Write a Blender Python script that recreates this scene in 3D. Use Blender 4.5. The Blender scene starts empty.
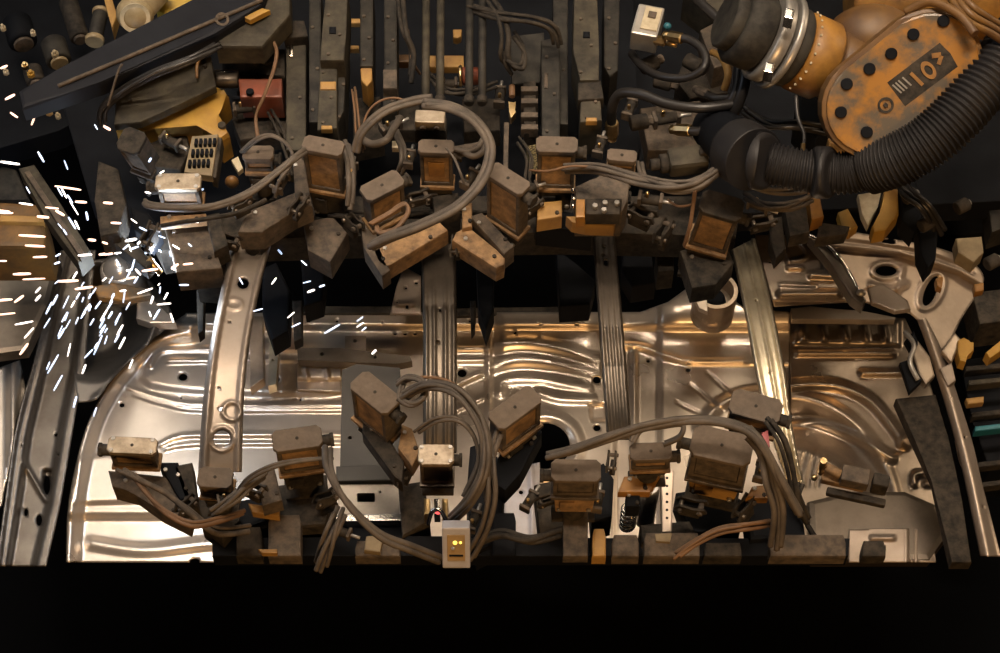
import bpy, bmesh, math, random
import numpy as np
from mathutils import Vector, Matrix, Euler
from mathutils.geometry import tessellate_polygon
R_ = random.Random(7)
C = bpy.context.scene.collection
PI = math.pi
# ------------------------------------------------------------------ camera
ELEV = math.radians(58.0); DIST = 6.6; FPX = 1900.0; CX, CY = 500.0, 326.5
AF = np.array([0, math.cos(ELEV), -math.sin(ELEV)]); AR = np.array([1., 0, 0]); AU = np.array([0, math.sin(ELEV), math.cos(ELEV)])
CAM = -DIST * AF
def PA(px, py, z):
    """pixel arrays + heights -> world points"""
    px = np.asarray(px, float); py = np.asarray(py, float); z = np.asarray(z, float)
    d = FPX * AF[None, :] + (px.ravel() - CX)[:, None] * AR[None, :] - (py.ravel() - CY)[:, None] * AU[None, :]
    t = (np.broadcast_to(z, px.shape).ravel() - CAM[2]) / d[:, 2]
    return CAM[None, :] + d * t[:, None]
def P(px, py, z):
    return Vector(PA([px], [py], [z])[0])
def S(px, py, z):
    """metres per pixel at that point"""
    return float(np.dot(np.array(P(px, py, z)) - CAM, AF)) / FPX
def Fr(px, py, z, yaw=0, tilt=0, roll=0):
    s = S(px, py, z)
    return Matrix.Translation(P(px, py, z)) @ Matrix.Rotation(math.radians(yaw), 4, 'Z') @ Matrix.Rotation(math.radians(tilt), 4, 'X') @ Matrix.Rotation(math.radians(roll), 4, 'Y') @ Matrix.Scale(s, 4)
def Cf(px, py, z, spin=0, pitch=0, turn=0):
    """frame whose local z looks back up towards the viewer, as a machine part facing up and forward"""
    s = S(px, py, z)
    M = Matrix((( 1, 0, 0), (0, AU[1], -AF[1]), (0, AU[2], -AF[2]))).to_4x4()
    return Matrix.Translation(P(px, py, z)) @ M @ Matrix.Rotation(math.radians(pitch), 4, 'X') @ Matrix.Rotation(math.radians(turn), 4, 'Y') @ Matrix.Rotation(math.radians(spin), 4, 'Z') @ Matrix.Scale(s, 4)
# ------------------------------------------------------------------ materials
MATS = {}
def mat(name, col, rough=.6, metal=0., col2=None, nscale=14., nmix=.5, bump=.15, rvar=.15, emit=None, estr=0., spec=.5, detail=6., aniso=0.):
    m = bpy.data.materials.new(name); m.use_nodes = True; nt = m.node_tree; N = nt.nodes; L = nt.links
    b = N['Principled BSDF']
    b.inputs['Metallic'].default_value = metal
    b.inputs['Specular IOR Level'].default_value = spec
    tc = N.new('ShaderNodeTexCoord'); no = N.new('ShaderNodeTexNoise')
    no.inputs['Scale'].default_value = nscale; no.inputs['Detail'].default_value = detail; no.inputs['Roughness'].default_value = .65
    L.new(tc.outputs['Object'], no.inputs['Vector'])
    cr = N.new('ShaderNodeValToRGB'); cr.color_ramp.elements[0].position = .5 - .125 * nmix - .02; cr.color_ramp.elements[1].position = .5 + .125 * nmix + .02
    cr.color_ramp.elements[0].color = (*col, 1); cr.color_ramp.elements[1].color = (*(col2 or col), 1)
    L.new(no.outputs['Fac'], cr.inputs['Fac']); L.new(cr.outputs['Color'], b.inputs['Base Color'])
    mr = N.new('ShaderNodeMapRange'); mr.inputs['To Min'].default_value = max(.02, rough - rvar); mr.inputs['To Max'].default_value = min(1, rough + rvar)
    n2 = N.new('ShaderNodeTexNoise'); n2.inputs['Scale'].default_value = nscale * .6; n2.inputs['Detail'].default_value = 4
    L.new(tc.outputs['Object'], n2.inputs['Vector']); L.new(n2.outputs['Fac'], mr.inputs['Value']); L.new(mr.outputs['Result'], b.inputs['Roughness'])
    if bump:
        bp = N.new('ShaderNodeBump'); bp.inputs['Strength'].default_value = bump; bp.inputs['Distance'].default_value = .004
        n3 = N.new('ShaderNodeTexNoise'); n3.inputs['Scale'].default_value = nscale * 3; n3.inputs['Detail'].default_value = 5
        L.new(tc.outputs['Object'], n3.inputs['Vector']); L.new(n3.outputs['Fac'], bp.inputs['Height']); L.new(bp.outputs['Normal'], b.inputs['Normal'])
    if emit:
        b.inputs['Emission Color'].default_value = (*emit, 1); b.inputs['Emission Strength'].default_value = estr
    MATS[name] = m
    return m
# ------------------------------------------------------------------ tags
def tagp(o, label=None, cat=None, group=None, kind=None):
    if label: o['label'] = label
    if cat: o['category'] = cat
    if group: o['group'] = group
    if kind: o['kind'] = kind
    elif label: o['kind'] = 'thing'
    return o
LABELS = {}
def thing(name, label, cat, loc, group=None):
    o = bpy.data.objects.new(name, None); C.objects.link(o); o.location = loc; o.empty_display_size = .05
    return tagp(o, label, cat, group)
# ------------------------------------------------------------------ mesh builder
def smooth_path(pts, sub=8):
    pts = [np.array(p, float) for p in pts]
    if len(pts) < 3: return pts
    out = []
    for i in range(len(pts) - 1):
        p0 = pts[max(i - 1, 0)]; p1 = pts[i]; p2 = pts[i + 1]; p3 = pts[min(i + 2, len(pts) - 1)]
        for k in range(sub):
            t = k / sub
            out.append(.5 * ((2 * p1) + (p2 - p0) * t + (2 * p0 - 5 * p1 + 4 * p2 - p3) * t * t + (3 * p1 - p0 - 3 * p2 + p3) * t ** 3))
    out.append(pts[-1])
    return out
class MB:
    def __init__(s): s.bm = bmesh.new()
    def box(s, M, size, at=(0, 0, 0), bev=0.8, rot=None, taper=None):
        L = Matrix.Translation(at)
        if rot: L = L @ Euler([math.radians(a) for a in rot]).to_matrix().to_4x4()
        r = bmesh.ops.create_cube(s.bm, size=1, matrix=Matrix.Identity(4))
        vs = r['verts']
        for v in vs:
            k = 1.0
            if taper and v.co.z < 0: k = taper
            v.co = Vector((v.co.x * size[0] * k, v.co.y * size[1] * k, v.co.z * size[2]))
        if bev:
            es = list({e for v in vs for e in v.link_edges})
            b = min(bev, min(size) * .3)
            rr = bmesh.ops.bevel(s.bm, geom=es, offset=b, segments=2, affect='EDGES', profile=.6)
            vs = list({v for f in rr['faces'] for v in f.verts} | {v for v in vs if v.is_valid})
        T = M @ L
        for v in vs: v.co = T @ v.co
        return s
    def cyl(s, M, p0, p1, r, r1=None, n=20, bev=True, smooth=True):
        r1 = r if r1 is None else r1
        p0 = Vector(p0); p1 = Vector(p1); ax = (p1 - p0); L = ax.length; ax.normalize()
        a = ax.orthogonal().normalized(); b = ax.cross(a)
        c = min(L * .15, min(r, r1) * .15) if bev else 0
        prof = [(0, r - c), (c, r), (L - c, r1), (L, r1 - c)] if bev else [(0, r), (L, r1)]
        rings = []
        for h, rr in prof:
            rings.append([s.bm.verts.new(M @ (p0 + ax * h + (a * math.cos(2 * PI * k / n) + b * math.sin(2 * PI * k / n)) * rr)) for k in range(n)])
        for q in range(len(rings) - 1):
            for k in range(n):
                f = s.bm.faces.new((rings[q][k], rings[q][(k + 1) % n], rings[q + 1][(k + 1) % n], rings[q + 1][k])); f.smooth = smooth
        s.bm.faces.new(list(reversed(rings[0]))); s.bm.faces.new(rings[-1])
        return s
    def ring(s, M, c, ax, ro, ri, h, n=28):
        c = Vector(c); ax = Vector(ax).normalized(); a = ax.orthogonal().normalized(); b = ax.cross(a)
        pr = [(ro, 0), (ro, h), (ri, h), (ri, 0)]; rings = []
        for rr, hh in pr:
            rings.append([s.bm.verts.new(M @ (c + ax * hh + (a * math.cos(2 * PI * k / n) + b * math.sin(2 * PI * k / n)) * rr)) for k in range(n)])
        for q in range(4):
            for k in range(n):
                s.bm.faces.new((rings[q][k], rings[q][(k + 1) % n], rings[(q + 1) % 4][(k + 1) % n], rings[(q + 1) % 4][k]))
        return s
    def ball(s, M, c, r, sq=(1, 1, 1), n=20):
        rr = bmesh.ops.create_uvsphere(s.bm, u_segments=n, v_segments=max(8, n // 2), radius=1)
        for v in rr['verts']:
            for f in v.link_faces: f.smooth = True
            v.co = M @ (Vector(c) + Vector((v.co.x * r * sq[0], v.co.y * r * sq[1], v.co.z * r * sq[2])))
        return s
    def tube(s, pts, r, n=10, sub=8, rf=None):
        """pts: world points; rf(i/len) scales the radius"""
        path = smooth_path(pts, sub); m = len(path); path = [Vector(p) for p in path]
        up = None; rings = []
        for i, p in enumerate(path):
            t = (path[min(i + 1, m - 1)] - path[max(i - 1, 0)]).normalized()
            if up is None: up = t.orthogonal().normalized()
            up = (up - t * up.dot(t)); up = up.normalized() if up.length > 1e-6 else t.orthogonal().normalized()
            b = t.cross(up); q = r * (rf(i / (m - 1)) if rf else 1)
            rings.append([s.bm.verts.new(p + (up * math.cos(2 * PI * k / n) + b * math.sin(2 * PI * k / n)) * q) for k in range(n)])
        for i in range(m - 1):
            for k in range(n):
                f = s.bm.faces.new((rings[i][k], rings[i][(k + 1) % n], rings[i + 1][(k + 1) % n], rings[i + 1][k])); f.smooth = True
        s.bm.faces.new(list(reversed(rings[0]))); s.bm.faces.new(rings[-1])
        return s
    def poly(s, M, pts, h, bev=0.):
        """extruded outline in the local xy plane of M, from z=-h to z=0"""
        n = len(pts); ar = sum(pts[i][0] * pts[(i + 1) % n][1] - pts[(i + 1) % n][0] * pts[i][1] for i in range(n))
        if ar < 0: pts = list(reversed(pts))
        top = [s.bm.verts.new((x, y, 0)) for x, y in pts]; bot = [s.bm.verts.new((x, y, -h)) for x, y in pts]
        ft = s.bm.faces.new(top); s.bm.faces.new(list(reversed(bot)))
        for i in range(n):
            s.bm.faces.new((top[i], bot[i], bot[(i + 1) % n], top[(i + 1) % n]))
        vs = top + bot
        if bev:
            es = list(ft.edges)
            rr = bmesh.ops.bevel(s.bm, geom=es, offset=bev, segments=2, affect='EDGES', profile=.6)
            vs = list({v for f in rr['faces'] for v in f.verts} | {v for v in vs if v.is_valid})
        for v in vs: v.co = M @ v.co
        return s
    def slab(s, pts, z, thick, bev=.004, holes=()):
        """outline given by its corners (px, py) at height z (z may be a list), thickness downwards"""
        zs = z if isinstance(z, (list, tuple)) else [z] * len(pts)
        n = len(pts); ar = sum(pts[i][0] * pts[(i + 1) % n][1] - pts[(i + 1) % n][0] * pts[i][1] for i in range(n))
        if ar > 0: pts = list(reversed(pts)); zs = list(reversed(zs))
        w = [P(p[0], p[1], q) for p, q in zip(pts, zs)]
        dn = Vector((0, 0, -thick))
        loops = [w]
        for h in holes:
            zz = sum(zs) / n
            loops.append([P(x, y, zz) for x, y in h])
        if not holes:
            top = [s.bm.verts.new(p) for p in w]; bot = [s.bm.verts.new(p + dn) for p in w]
            ft = s.bm.faces.new(top); s.bm.faces.new(list(reversed(bot)))
            for i in range(n): s.bm.faces.new((top[i], bot[i], bot[(i + 1) % n], top[(i + 1) % n]))
            if bev: bmesh.ops.bevel(s.bm, geom=list(ft.edges), offset=bev, segments=2, affect='EDGES', profile=.6)
            return s
        tris = tessellate_polygon(loops); flat = [p for l in loops for p in l]
        top = [s.bm.verts.new(p) for p in flat]; bot = [s.bm.verts.new(p + dn) for p in flat]
        for t in tris:
            try: s.bm.faces.new([top[i] for i in t]); s.bm.faces.new([bot[i] for i in reversed(t)])
            except ValueError: pass
        o = 0
        for l in loops:
            k = len(l)
            for i in range(k): s.bm.faces.new((top[o + i], bot[o + i], bot[o + (i + 1) % k], top[o + (i + 1) % k]))
            o += k
        return s
    def obj(s, name, m, parent=None, label=None, cat=None, group=None, kind=None, origin=None):
        bmesh.ops.recalc_face_normals(s.bm, faces=s.bm.faces)
        if parent is not None:
            off = parent.location.copy(); q = parent.parent
            while q: off += q.location; q = q.parent
        else:
            cs = [v.co for v in s.bm.verts]
            off = Vector((sum(c.x for c in cs) / len(cs), sum(c.y for c in cs) / len(cs), min(c.z for c in cs))) if origin is None else Vector(origin)
        for v in s.bm.verts: v.co -= off
        me = bpy.data.meshes.new(name); s.bm.to_mesh(me); s.bm.free()
        me.materials.append(MATS[m] if isinstance(m, str) else m)
        o = bpy.data.objects.new(name, me); C.objects.link(o)
        if parent is not None: o.parent = parent
        else: o.location = off
        return tagp(o, label, cat, group, kind)
# ------------------------------------------------------------------ pressed sheet metal
def seg_d(X, Y, pts, closed=False):
    d = np.full(X.shape, 1e9); n = len(pts)
    for i in range(n if closed else n - 1):
        ax, ay = pts[i]; bx, by = pts[(i + 1) % n]; ux, uy = bx - ax, by - ay; L = ux * ux + uy * uy + 1e-9
        t = np.clip(((X - ax) * ux + (Y - ay) * uy) / L, 0, 1)
        d = np.minimum(d, np.hypot(X - ax - t * ux, Y - ay - t * uy))
    return d
def inside(X, Y, pts):
    r = np.zeros(X.shape, bool); n = len(pts)
    for i in range(n):
        ax, ay = pts[i]; bx, by = pts[(i + 1) % n]
        if ay == by: continue
        c = ((ay > Y) != (by > Y)) & (X < (bx - ax) * (Y - ay) / (by - ay) + ax)
        r ^= c
    return r
def sd(X, Y, pts):
    d = seg_d(X, Y, pts, True)
    return np.where(inside(X, Y, pts), d, -d)
def sm(t):
    t = np.clip(t, 0, 1); return t * t * (3 - 2 * t)
def bead(X, Y, pts, w, h, closed=False):
    return h * sm(1 - seg_d(X, Y, pts, closed) / w)
def pad(X, Y, pts, w, h):
    return h * sm(sd(X, Y, pts) / w + .5)
def curve(pts, sub=6):
    return [tuple(p) for p in smooth_path(pts, sub)]
def ell(cx, cy, rx, ry, n=20, rot=0):
    c, q = math.cos(math.radians(rot)), math.sin(math.radians(rot)); o = []
    for k in range(n):
        a = 2 * PI * k / n; x, y = rx * math.cos(a), ry * math.sin(a); o.append((cx + x * c - y * q, cy + x * q + y * c))
    return o
def rrect(x0, y0, x1, y1, r=2.5):
    o = []
    for cx, cy, a0 in ((x1 - r, y0 + r, -90), (x1 - r, y1 - r, 0), (x0 + r, y1 - r, 90), (x0 + r, y0 + r, 180)):
        for k in range(4):
            a = math.radians(a0 + 30 * k); o.append((cx + r * math.cos(a), cy + r * math.sin(a)))
    return o
def sheet(name, outline, zf, step, m, parent=None, holes=(), thick=.006, **tags):
    xs = [p[0] for p in outline]; ys = [p[1] for p in outline]
    nx = int((max(xs) - min(xs)) / step) + 2; ny = int((max(ys) - min(ys)) / step) + 2
    gx = np.linspace(min(xs), max(xs), nx); gy = np.linspace(min(ys), max(ys), ny)
    X, Y = np.meshgrid(gx, gy); cx = (X[:-1, :-1] + X[1:, 1:]) / 2; cy = (Y[:-1, :-1] + Y[1:, 1:]) / 2
    keep = inside(cx, cy, outline)
    for h in holes: keep &= ~inside(cx, cy, h)
    idx = np.arange(nx * ny).reshape(ny, nx)
    q = np.stack([idx[:-1, :-1][keep], idx[1:, :-1][keep], idx[1:, 1:][keep], idx[:-1, 1:][keep]], 1)
    used, inv = np.unique(q, return_inverse=True); q = inv.reshape(q.shape)
    vx = X.ravel()[used].copy(); vy = Y.ravel()[used].copy()
    cnt = {}
    for f in q:
        for a, b in ((0, 1), (1, 2), (2, 3), (3, 0)):
            k = (min(f[a], f[b]), max(f[a], f[b])); cnt[k] = cnt.get(k, 0) + 1
    bv = sorted({v for k, c in cnt.items() if c == 1 for v in k})
    for v in bv:
        best = (1e9, 0, 0)
        for poly in [outline, *holes]:
            n = len(poly)
            for i in range(n):
                ax, ay = poly[i]; bx, by = poly[(i + 1) % n]; ux, uy = bx - ax, by - ay; L = ux * ux + uy * uy + 1e-9
                t = min(1, max(0, ((vx[v] - ax) * ux + (vy[v] - ay) * uy) / L)); d = math.hypot(vx[v] - ax - t * ux, vy[v] - ay - t * uy)
                if d < best[0]: best = (d, ax + t * ux, ay + t * uy)
        if best[0] < step * 1.3: vx[v], vy[v] = best[1], best[2]
    z = zf(vx, vy)
    w = PA(vx, vy, z)
    off = np.zeros(3)
    if parent is not None:
        o = parent
        while o: off += np.array(o.location); o = o.parent
    else: off = np.array([w[:, 0].mean(), w[:, 1].mean(), w[:, 2].min()])
    me = bpy.data.meshes.new(name); me.from_pydata((w - off).tolist(), [], q.tolist()); me.update()
    me.polygons.foreach_set('use_smooth', [True] * len(me.polygons))
    me.materials.append(MATS[m])
    o = bpy.data.objects.new(name, me); C.objects.link(o)
    if parent is not None: o.parent = parent
    else: o.location = off
    if thick:
        md = o.modifiers.new('thickness', 'SOLIDIFY'); md.thickness = thick; md.offset = -1
    return tagp(o, **tags)
def const(z):
    return lambda X, Y: np.full(X.shape, z)
def W(pts): return [P(*p) for p in pts]
# ================================================================== render look, camera, light
sc = bpy.context.scene
sc.view_settings.view_transform = 'Standard'; sc.view_settings.look = 'None'; sc.view_settings.gamma = 1; sc.view_settings.use_curve_mapping = False
sc.view_settings.exposure = -0.45
cd = bpy.data.cameras.new('camera'); cd.sensor_width = 36; cd.lens = 36 * FPX / 1000; cd.clip_end = 60
cam = bpy.data.objects.new('camera', cd); C.objects.link(cam); cam.location = CAM
cam.rotation_euler = (PI / 2 - ELEV, 0, 0); sc.camera = cam
w = bpy.data.worlds.new('hall'); sc.world = w; w.use_nodes = True
w.node_tree.nodes['Background'].inputs[0].default_value = (.45, .62, 1, 1); w.node_tree.nodes['Background'].inputs[1].default_value = .010
def area(name, loc, to, sx, sy, col, en, spread=180):
    l = bpy.data.lights.new(name, 'AREA'); l.shape = 'RECTANGLE'; l.size = sx; l.size_y = sy; l.color = col; l.energy = en; l.spread = math.radians(spread)
    o = bpy.data.objects.new(name, l); C.objects.link(o); o.location = loc
    o.rotation_euler = (Vector(to) - Vector(loc)).to_track_quat('-Z', 'Y').to_euler(); return o
WARM = (1, .80, .61)
for k, yy in enumerate((2.1, 3.1, 4.1, 5.1, 6.1)):
    area('hall_and_fill_lamp', (-2.6, yy, 6.4), (-1.3, -.2, .2), 3.6, .4, (1, .90, .78), 4.4, 70)
    area('hall_and_fill_lamp', (2.6, yy, 6.4), (1.3, -.2, .2), 3.6, .4, (1, .78, .55), 4.8, 70)
area('hall_and_fill_lamp', (0, -.9, 7.0), (.1, -.25, .3), 4.0, .4, WARM, 37, 40)
area('hall_and_fill_lamp', (0, .9, 7.0), (.1, -.25, .3), 4.0, .4, WARM, 28, 40)  # extra overhead fill, added to raise the floor's diffuse light
area('sodium_lamp', (.8, -5.2, 3.0), (.1, .4, 1), 1.6, .6, (1, .56, .22), 150)
area('side_lamp', (5.4, 1.5, 3.4), (1, 0, .4), .4, 2.0, (1, .74, .48), 70)
area('side_lamp', (-5.0, .2, 3.6), (-1, 0, .4), .4, 2.0, (.82, .88, 1), 45)
for (a, b, zz, e) in ((160, 262, 1.0, 9), (128, 300, .75, 7)):
    l = bpy.data.lights.new('weld_arc', 'POINT'); l.energy = e; l.color = (.74, .85, 1); l.shadow_soft_size = .03
    o = bpy.data.objects.new('weld_arc', l); C.objects.link(o); o.location = P(a, b, zz)
# ================================================================== materials
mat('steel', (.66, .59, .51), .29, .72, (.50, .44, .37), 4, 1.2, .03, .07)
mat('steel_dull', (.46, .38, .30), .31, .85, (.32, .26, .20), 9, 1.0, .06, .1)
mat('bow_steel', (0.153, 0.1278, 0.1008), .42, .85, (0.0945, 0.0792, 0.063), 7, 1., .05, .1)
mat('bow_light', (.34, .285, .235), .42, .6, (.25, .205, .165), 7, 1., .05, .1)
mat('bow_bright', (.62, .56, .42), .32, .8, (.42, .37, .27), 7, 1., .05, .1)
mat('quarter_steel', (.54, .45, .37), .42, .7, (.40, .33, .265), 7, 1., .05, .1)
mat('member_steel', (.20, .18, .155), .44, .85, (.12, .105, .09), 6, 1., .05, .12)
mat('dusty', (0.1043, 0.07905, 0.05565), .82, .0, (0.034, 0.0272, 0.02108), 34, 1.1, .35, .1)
mat('lid_dust', (0.1228, 0.09393, 0.06875), .85, .0, (0.0825, 0.0627, 0.0462), 40, 1.2, .15, .1)
mat('rust_case', (.17, .085, .016), .6, 0, (.08, .042, .012), 14, 1, .15, .1)
mat('dusty_orange_lit', (0.3205, 0.1933, 0.0884), .75, .05, (0.1105, 0.068, 0.034), 30, 1.1, .25, .12)  # dust brown, with orange lamplight on the front faces put into the colour
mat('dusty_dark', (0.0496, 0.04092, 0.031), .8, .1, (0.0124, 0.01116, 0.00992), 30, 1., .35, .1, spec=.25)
mat('frame_grey', (0.0406, 0.0371, 0.0301), .7, .1, (0.0126, 0.0119, 0.0112), 18, 1., .25, .12, spec=.25)
mat('frame_olive', (0.06624, 0.0576, 0.04032), .7, .1, (0.02592, 0.02304, 0.018), 18, 1., .25, .12, spec=.25)
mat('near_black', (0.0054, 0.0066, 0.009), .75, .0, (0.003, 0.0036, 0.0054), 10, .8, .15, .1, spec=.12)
mat('rubber', (0.0105, 0.01, 0.011), .55, 0, (0.015, 0.014, 0.014), 12, .8, .1, .1, spec=.3)
mat('hose_black', (0.015, 0.0138, 0.0132), .38, 0, (0.021, 0.0186, 0.0168), 12, .8, .05, .1)
mat('cable_grey', (0.0972, 0.07776, 0.05904), .7, 0, (0.0504, 0.04032, 0.03096), 14, .8, .1, .1)
mat('cable_tan', (0.152, 0.08, 0.036), .65, 0, (0.096, 0.052, 0.024), 14, .8, .1, .1)
mat('lid_light', (0.357, 0.2975, 0.221), .42, .45, (0.204, 0.1615, 0.1105), 26, .8, .12, .1)
mat('orange', (0.3136, 0.1518, 0.0264), .45, .0, (0.128, 0.06, 0.0176), 9, 1., .15, .14)
mat('orange_dark', (0.1617, 0.08194, 0.0198), .5, .0, (0.075, 0.0375, 0.015), 9, 1., .15, .14)
mat('orange_worn', (.29, .135, .026), .38, .1, (.085, .07, .052), 12, .6, .14, .14)
mat('yellow', (0.39, 0.225, 0.02625), .55, 0, (0.255, 0.135, 0.021), 9, 1, .12, .12)
mat('yellow_bright', (0.504, 0.35, 0.042), .5, 0, (0.385, 0.252, 0.035), 9, 1, .1, .1)
mat('ochre', (.36, .205, .05), .62, 0, (.22, .12, .035), 12, 1, .2, .12)
mat('ivory', (0.322, 0.259, 0.147), .5, 0, (0.196, 0.14, 0.07), 12, 1, .1, .1)
mat('red', (0.216, 0.052, 0.024), .5, .1, (0.128, 0.04, 0.0224), 12, 1, .1, .1)
mat('brass', (.75, .55, .28), .3, 1., (.5, .34, .15), 20, 1, .05, .1)
mat('chrome', (.72, .70, .66), .2, 1., (.5, .47, .42), 10, 1, .03, .08)
mat('silver', (0.385, 0.371, 0.343), .36, .6, (0.252, 0.238, 0.217), 9, 1, .06, .1)
mat('pale', (0.45, 0.39, 0.27), .6, 0, (0.3375, 0.285, 0.1875), 40, 1, .2, .1)
mat('speckle', (.62, .50, .25), .7, 0, (.10, .08, .04), 160, .35, .3, .1)
mat('tan_board', (0.225, 0.1762, 0.1013), .7, 0, (0.15, 0.1162, 0.0675), 20, 1, .1, .1)
mat('sensor_case', (0.37, 0.37, 0.41), .45, .1, (0.315, 0.3, 0.3), 14, 1, .05, .1)
mat('sensor_face', (.30, .20, .09), .5, 0, (.22, .15, .07), 20, 1, .05, .1)
mat('led_amber', (.9, .6, .1), .3, 0, emit=(1, .72, .12), estr=2.2, bump=0)
mat('led_red', (.9, .1, .1), .3, 0, emit=(1, .12, .12), estr=1.5, bump=0)
mat('spark_blue', (.9, .95, 1), .4, 0, emit=(.50, .68, 1), estr=1.6, bump=0)
mat('spark_white', (1, .95, .9), .4, 0, emit=(1, .92, .86), estr=2.8, bump=0)
mat('spark_pink', (1, .8, .7), .4, 0, emit=(1, .62, .46), estr=2.4, bump=0)
mat('teal', (.02, .16, .20), .5, 0, (.02, .10, .13), 10, 1, .05, .1)
mat('pink_tag', (.5, .12, .13), .5, 0, (.4, .1, .1), 20, 1, .05, .1)
mat('beam_blue', (0.0112, 0.0126, 0.0168), .6, .1, (0.0077, 0.0084, 0.0119), 6, 1, .08, .1, spec=.15)
mat('plate_dark', (0.021, 0.01875, 0.015), .6, .1, (0.0165, 0.015, 0.01275), 12, 1, .1, .1)
mat('floor_unlit', (.0022, .0025, .003), .95, 0, (.0015, .0016, .002), 3, 1, .1, .05, spec=.03)  # near-black base colour puts the lack of light into the floor
# ================================================================== setting
fl = MB(); fl.box(Matrix.Identity(4), (16, 16, .1), (0, 2, -1.25), 0)
fl.obj('floor', 'floor_unlit', kind='structure')
# ================================================================== car body: underbody
ub = thing('car_underbody', 'pressed bare steel car floor with beads and drain holes, lying below all the clamps', 'car body', P(400, 440, -.02))
HW = []
def z_left(X, Y):
    z = np.zeros(X.shape)
    # raised sill flange along the far edge
    z += .035 * sm((331 - Y) / 7)
    # raised edge rail sweeping round the front corner
    z += bead(X, Y, curve([(190, 331), (160, 338), (128, 362), (101, 398), (84, 440), (72, 500), (68, 566)]), 15, .055)
    # double beads
    for pts, ww, hh in (
        ([(128, 388), (160, 398), (205, 405), (345, 405)], 3.2, .012), ([(132, 394), (165, 404), (205, 410), (345, 410)], 3.0, .010),
        ([(160, 445), (175, 438), (205, 435), (345, 435)], 3.4, .012), ([(165, 449), (200, 444), (345, 443)], 3.0, .010),
        ([(150, 365), (160, 352), (190, 349), (260, 349), (345, 349)], 4, .016), ([(168, 361), (260, 360), (345, 360)], 3.2, .012)):
        z += bead(X, Y, curve(pts), ww, hh)
    z += pad(X, Y, curve([(140, 377), (166, 352), (345, 352), (345, 392), (205, 392), (150, 386)]), 10, .014)
    # steps down towards the near side
    z -= .03 * sm((Y - 500) / 24) * sm((330 - X) / 30)
    z += bead(X, Y, [(60, 513), (300, 513)], 8, .012)
    z += bead(X, Y, curve([(92, 543), (130, 549), (160, 549), (215, 543), (300, 543)]), 10, .016)
    z += bead(X, Y, [(400, 470), (400, 566)], 9, .010)
    z += pad(X, Y, [(78, 458), (120, 452), (150, 500), (76, 504)], 6, .012)
    # centre edge and tunnel side
    z += bead(X, Y, curve([(456, 385), (480, 374)]), 4, .016) + bead(X, Y, curve([(455, 411), (482, 398)]), 3, .01)
    z += bead(X, Y, [(455, 349), (489, 349)], 3.2, .012) + bead(X, Y, [(455, 361), (489, 361)], 2.6, .010)
    z += bead(X, Y, [(489, 330), (489, 470)], 4, .018)
    # tunnel humps
    z += .03 * sm((X - 489) / 16) * sm((376 - Y) / 44) * sm((625 - X) / 40)
    z += bead(X, Y, curve([(494, 346), (520, 342), (555, 347), (600, 362)]), 11, .013)
    z += bead(X, Y, curve([(494, 366), (520, 360), (560, 364), (596, 374)]), 11, .012)
    z += bead(X, Y, curve([(500, 392), (505, 380), (540, 379), (588, 388)]), 9, .010)
    z += bead(X, Y, curve([(540, 392), (560, 398), (592, 399)]), 8, .010)
    z += bead(X, Y, ell(545, 446, 34, 31, 24), 9, .014, True)
    z -= pad(X, Y, [(590, 406), (606, 404), (606, 420), (592, 421)], 3, .02)
    # right-hand floor: flange line and stepped plate
    z += bead(X, Y, curve([(612, 345), (640, 346), (662, 354), (690, 361), (745, 361)]), 3.4, .014)
    z -= .012 * sm((Y - np.interp(X, [612, 640, 662, 690, 745], [347, 348, 356, 363, 363])) / 4) * sm((X - 612) / 6)
    z += bead(X, Y, [(634, 352), (634, 470)], 5, .014) + .018 * sm((X - 657) / 5)
    for pts in ([(676, 402), (706, 416)], [(707, 372), (733, 396)], [(690, 385), (722, 410)]):
        z -= bead(X, Y, pts, 2.2, .008)
    z += bead(X, Y, curve([(700, 428), (716, 408), (738, 396), (760, 392)]), 9, .018)
    z += .07 * sm((347 - Y) / 44) * sm((X - 622) / 60)
    return z
hol = [ell(183, 377, 4.6, 4, 14), ell(275, 379, 5, 4.4, 14), ell(462, 373, 4.8, 4.2, 14), ell(597, 380, 4.2, 3.8, 12), ell(597, 428, 3.8, 3.4, 12), ell(122, 405, 3, 2.6, 10),
       ell(688, 370, 2.6, 2.2, 10), ell(648, 361, 2.2, 2, 10), ell(545, 446, 25, 23, 26), ell(195, 562, 6, 4, 12), ell(181, 398, 1.7, 1.5, 8), ell(300, 400, 1.7, 1.5, 8),
       ell(521, 492, 2.6, 2.4, 10), ell(515, 333, 2, 1.4, 8), ell(540, 325, 2.6, 1.4, 8), ell(577, 325, 2.6, 1.4, 8), ell(602, 335, 1.8, 1.5, 8), ell(395, 334, 2.4, 1.4, 8), ell(405, 334, 2.4, 1.4, 8), ell(415, 334, 2.4, 1.4, 8),
       ell(309, 321, 1.8, 1.5, 8), ell(337, 321, 1.8, 1.5, 8), ell(382, 323, 1.8, 1.5, 8), ell(470, 321, 2, 1.6, 8), ell(217, 321, 1.8, 1.5, 8)]
out_left = curve([(66, 562), (68, 505), (82, 440), (100, 398), (128, 360), (158, 332), (186, 314)], 5) + [(186, 313), (600, 312), (640, 312), (668, 302), (690, 286), (708, 283), (745, 308), (790, 312), (792, 562)]
sheet('floor_panel', out_left, z_left, 2.0, 'steel', ub, hol)
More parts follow.
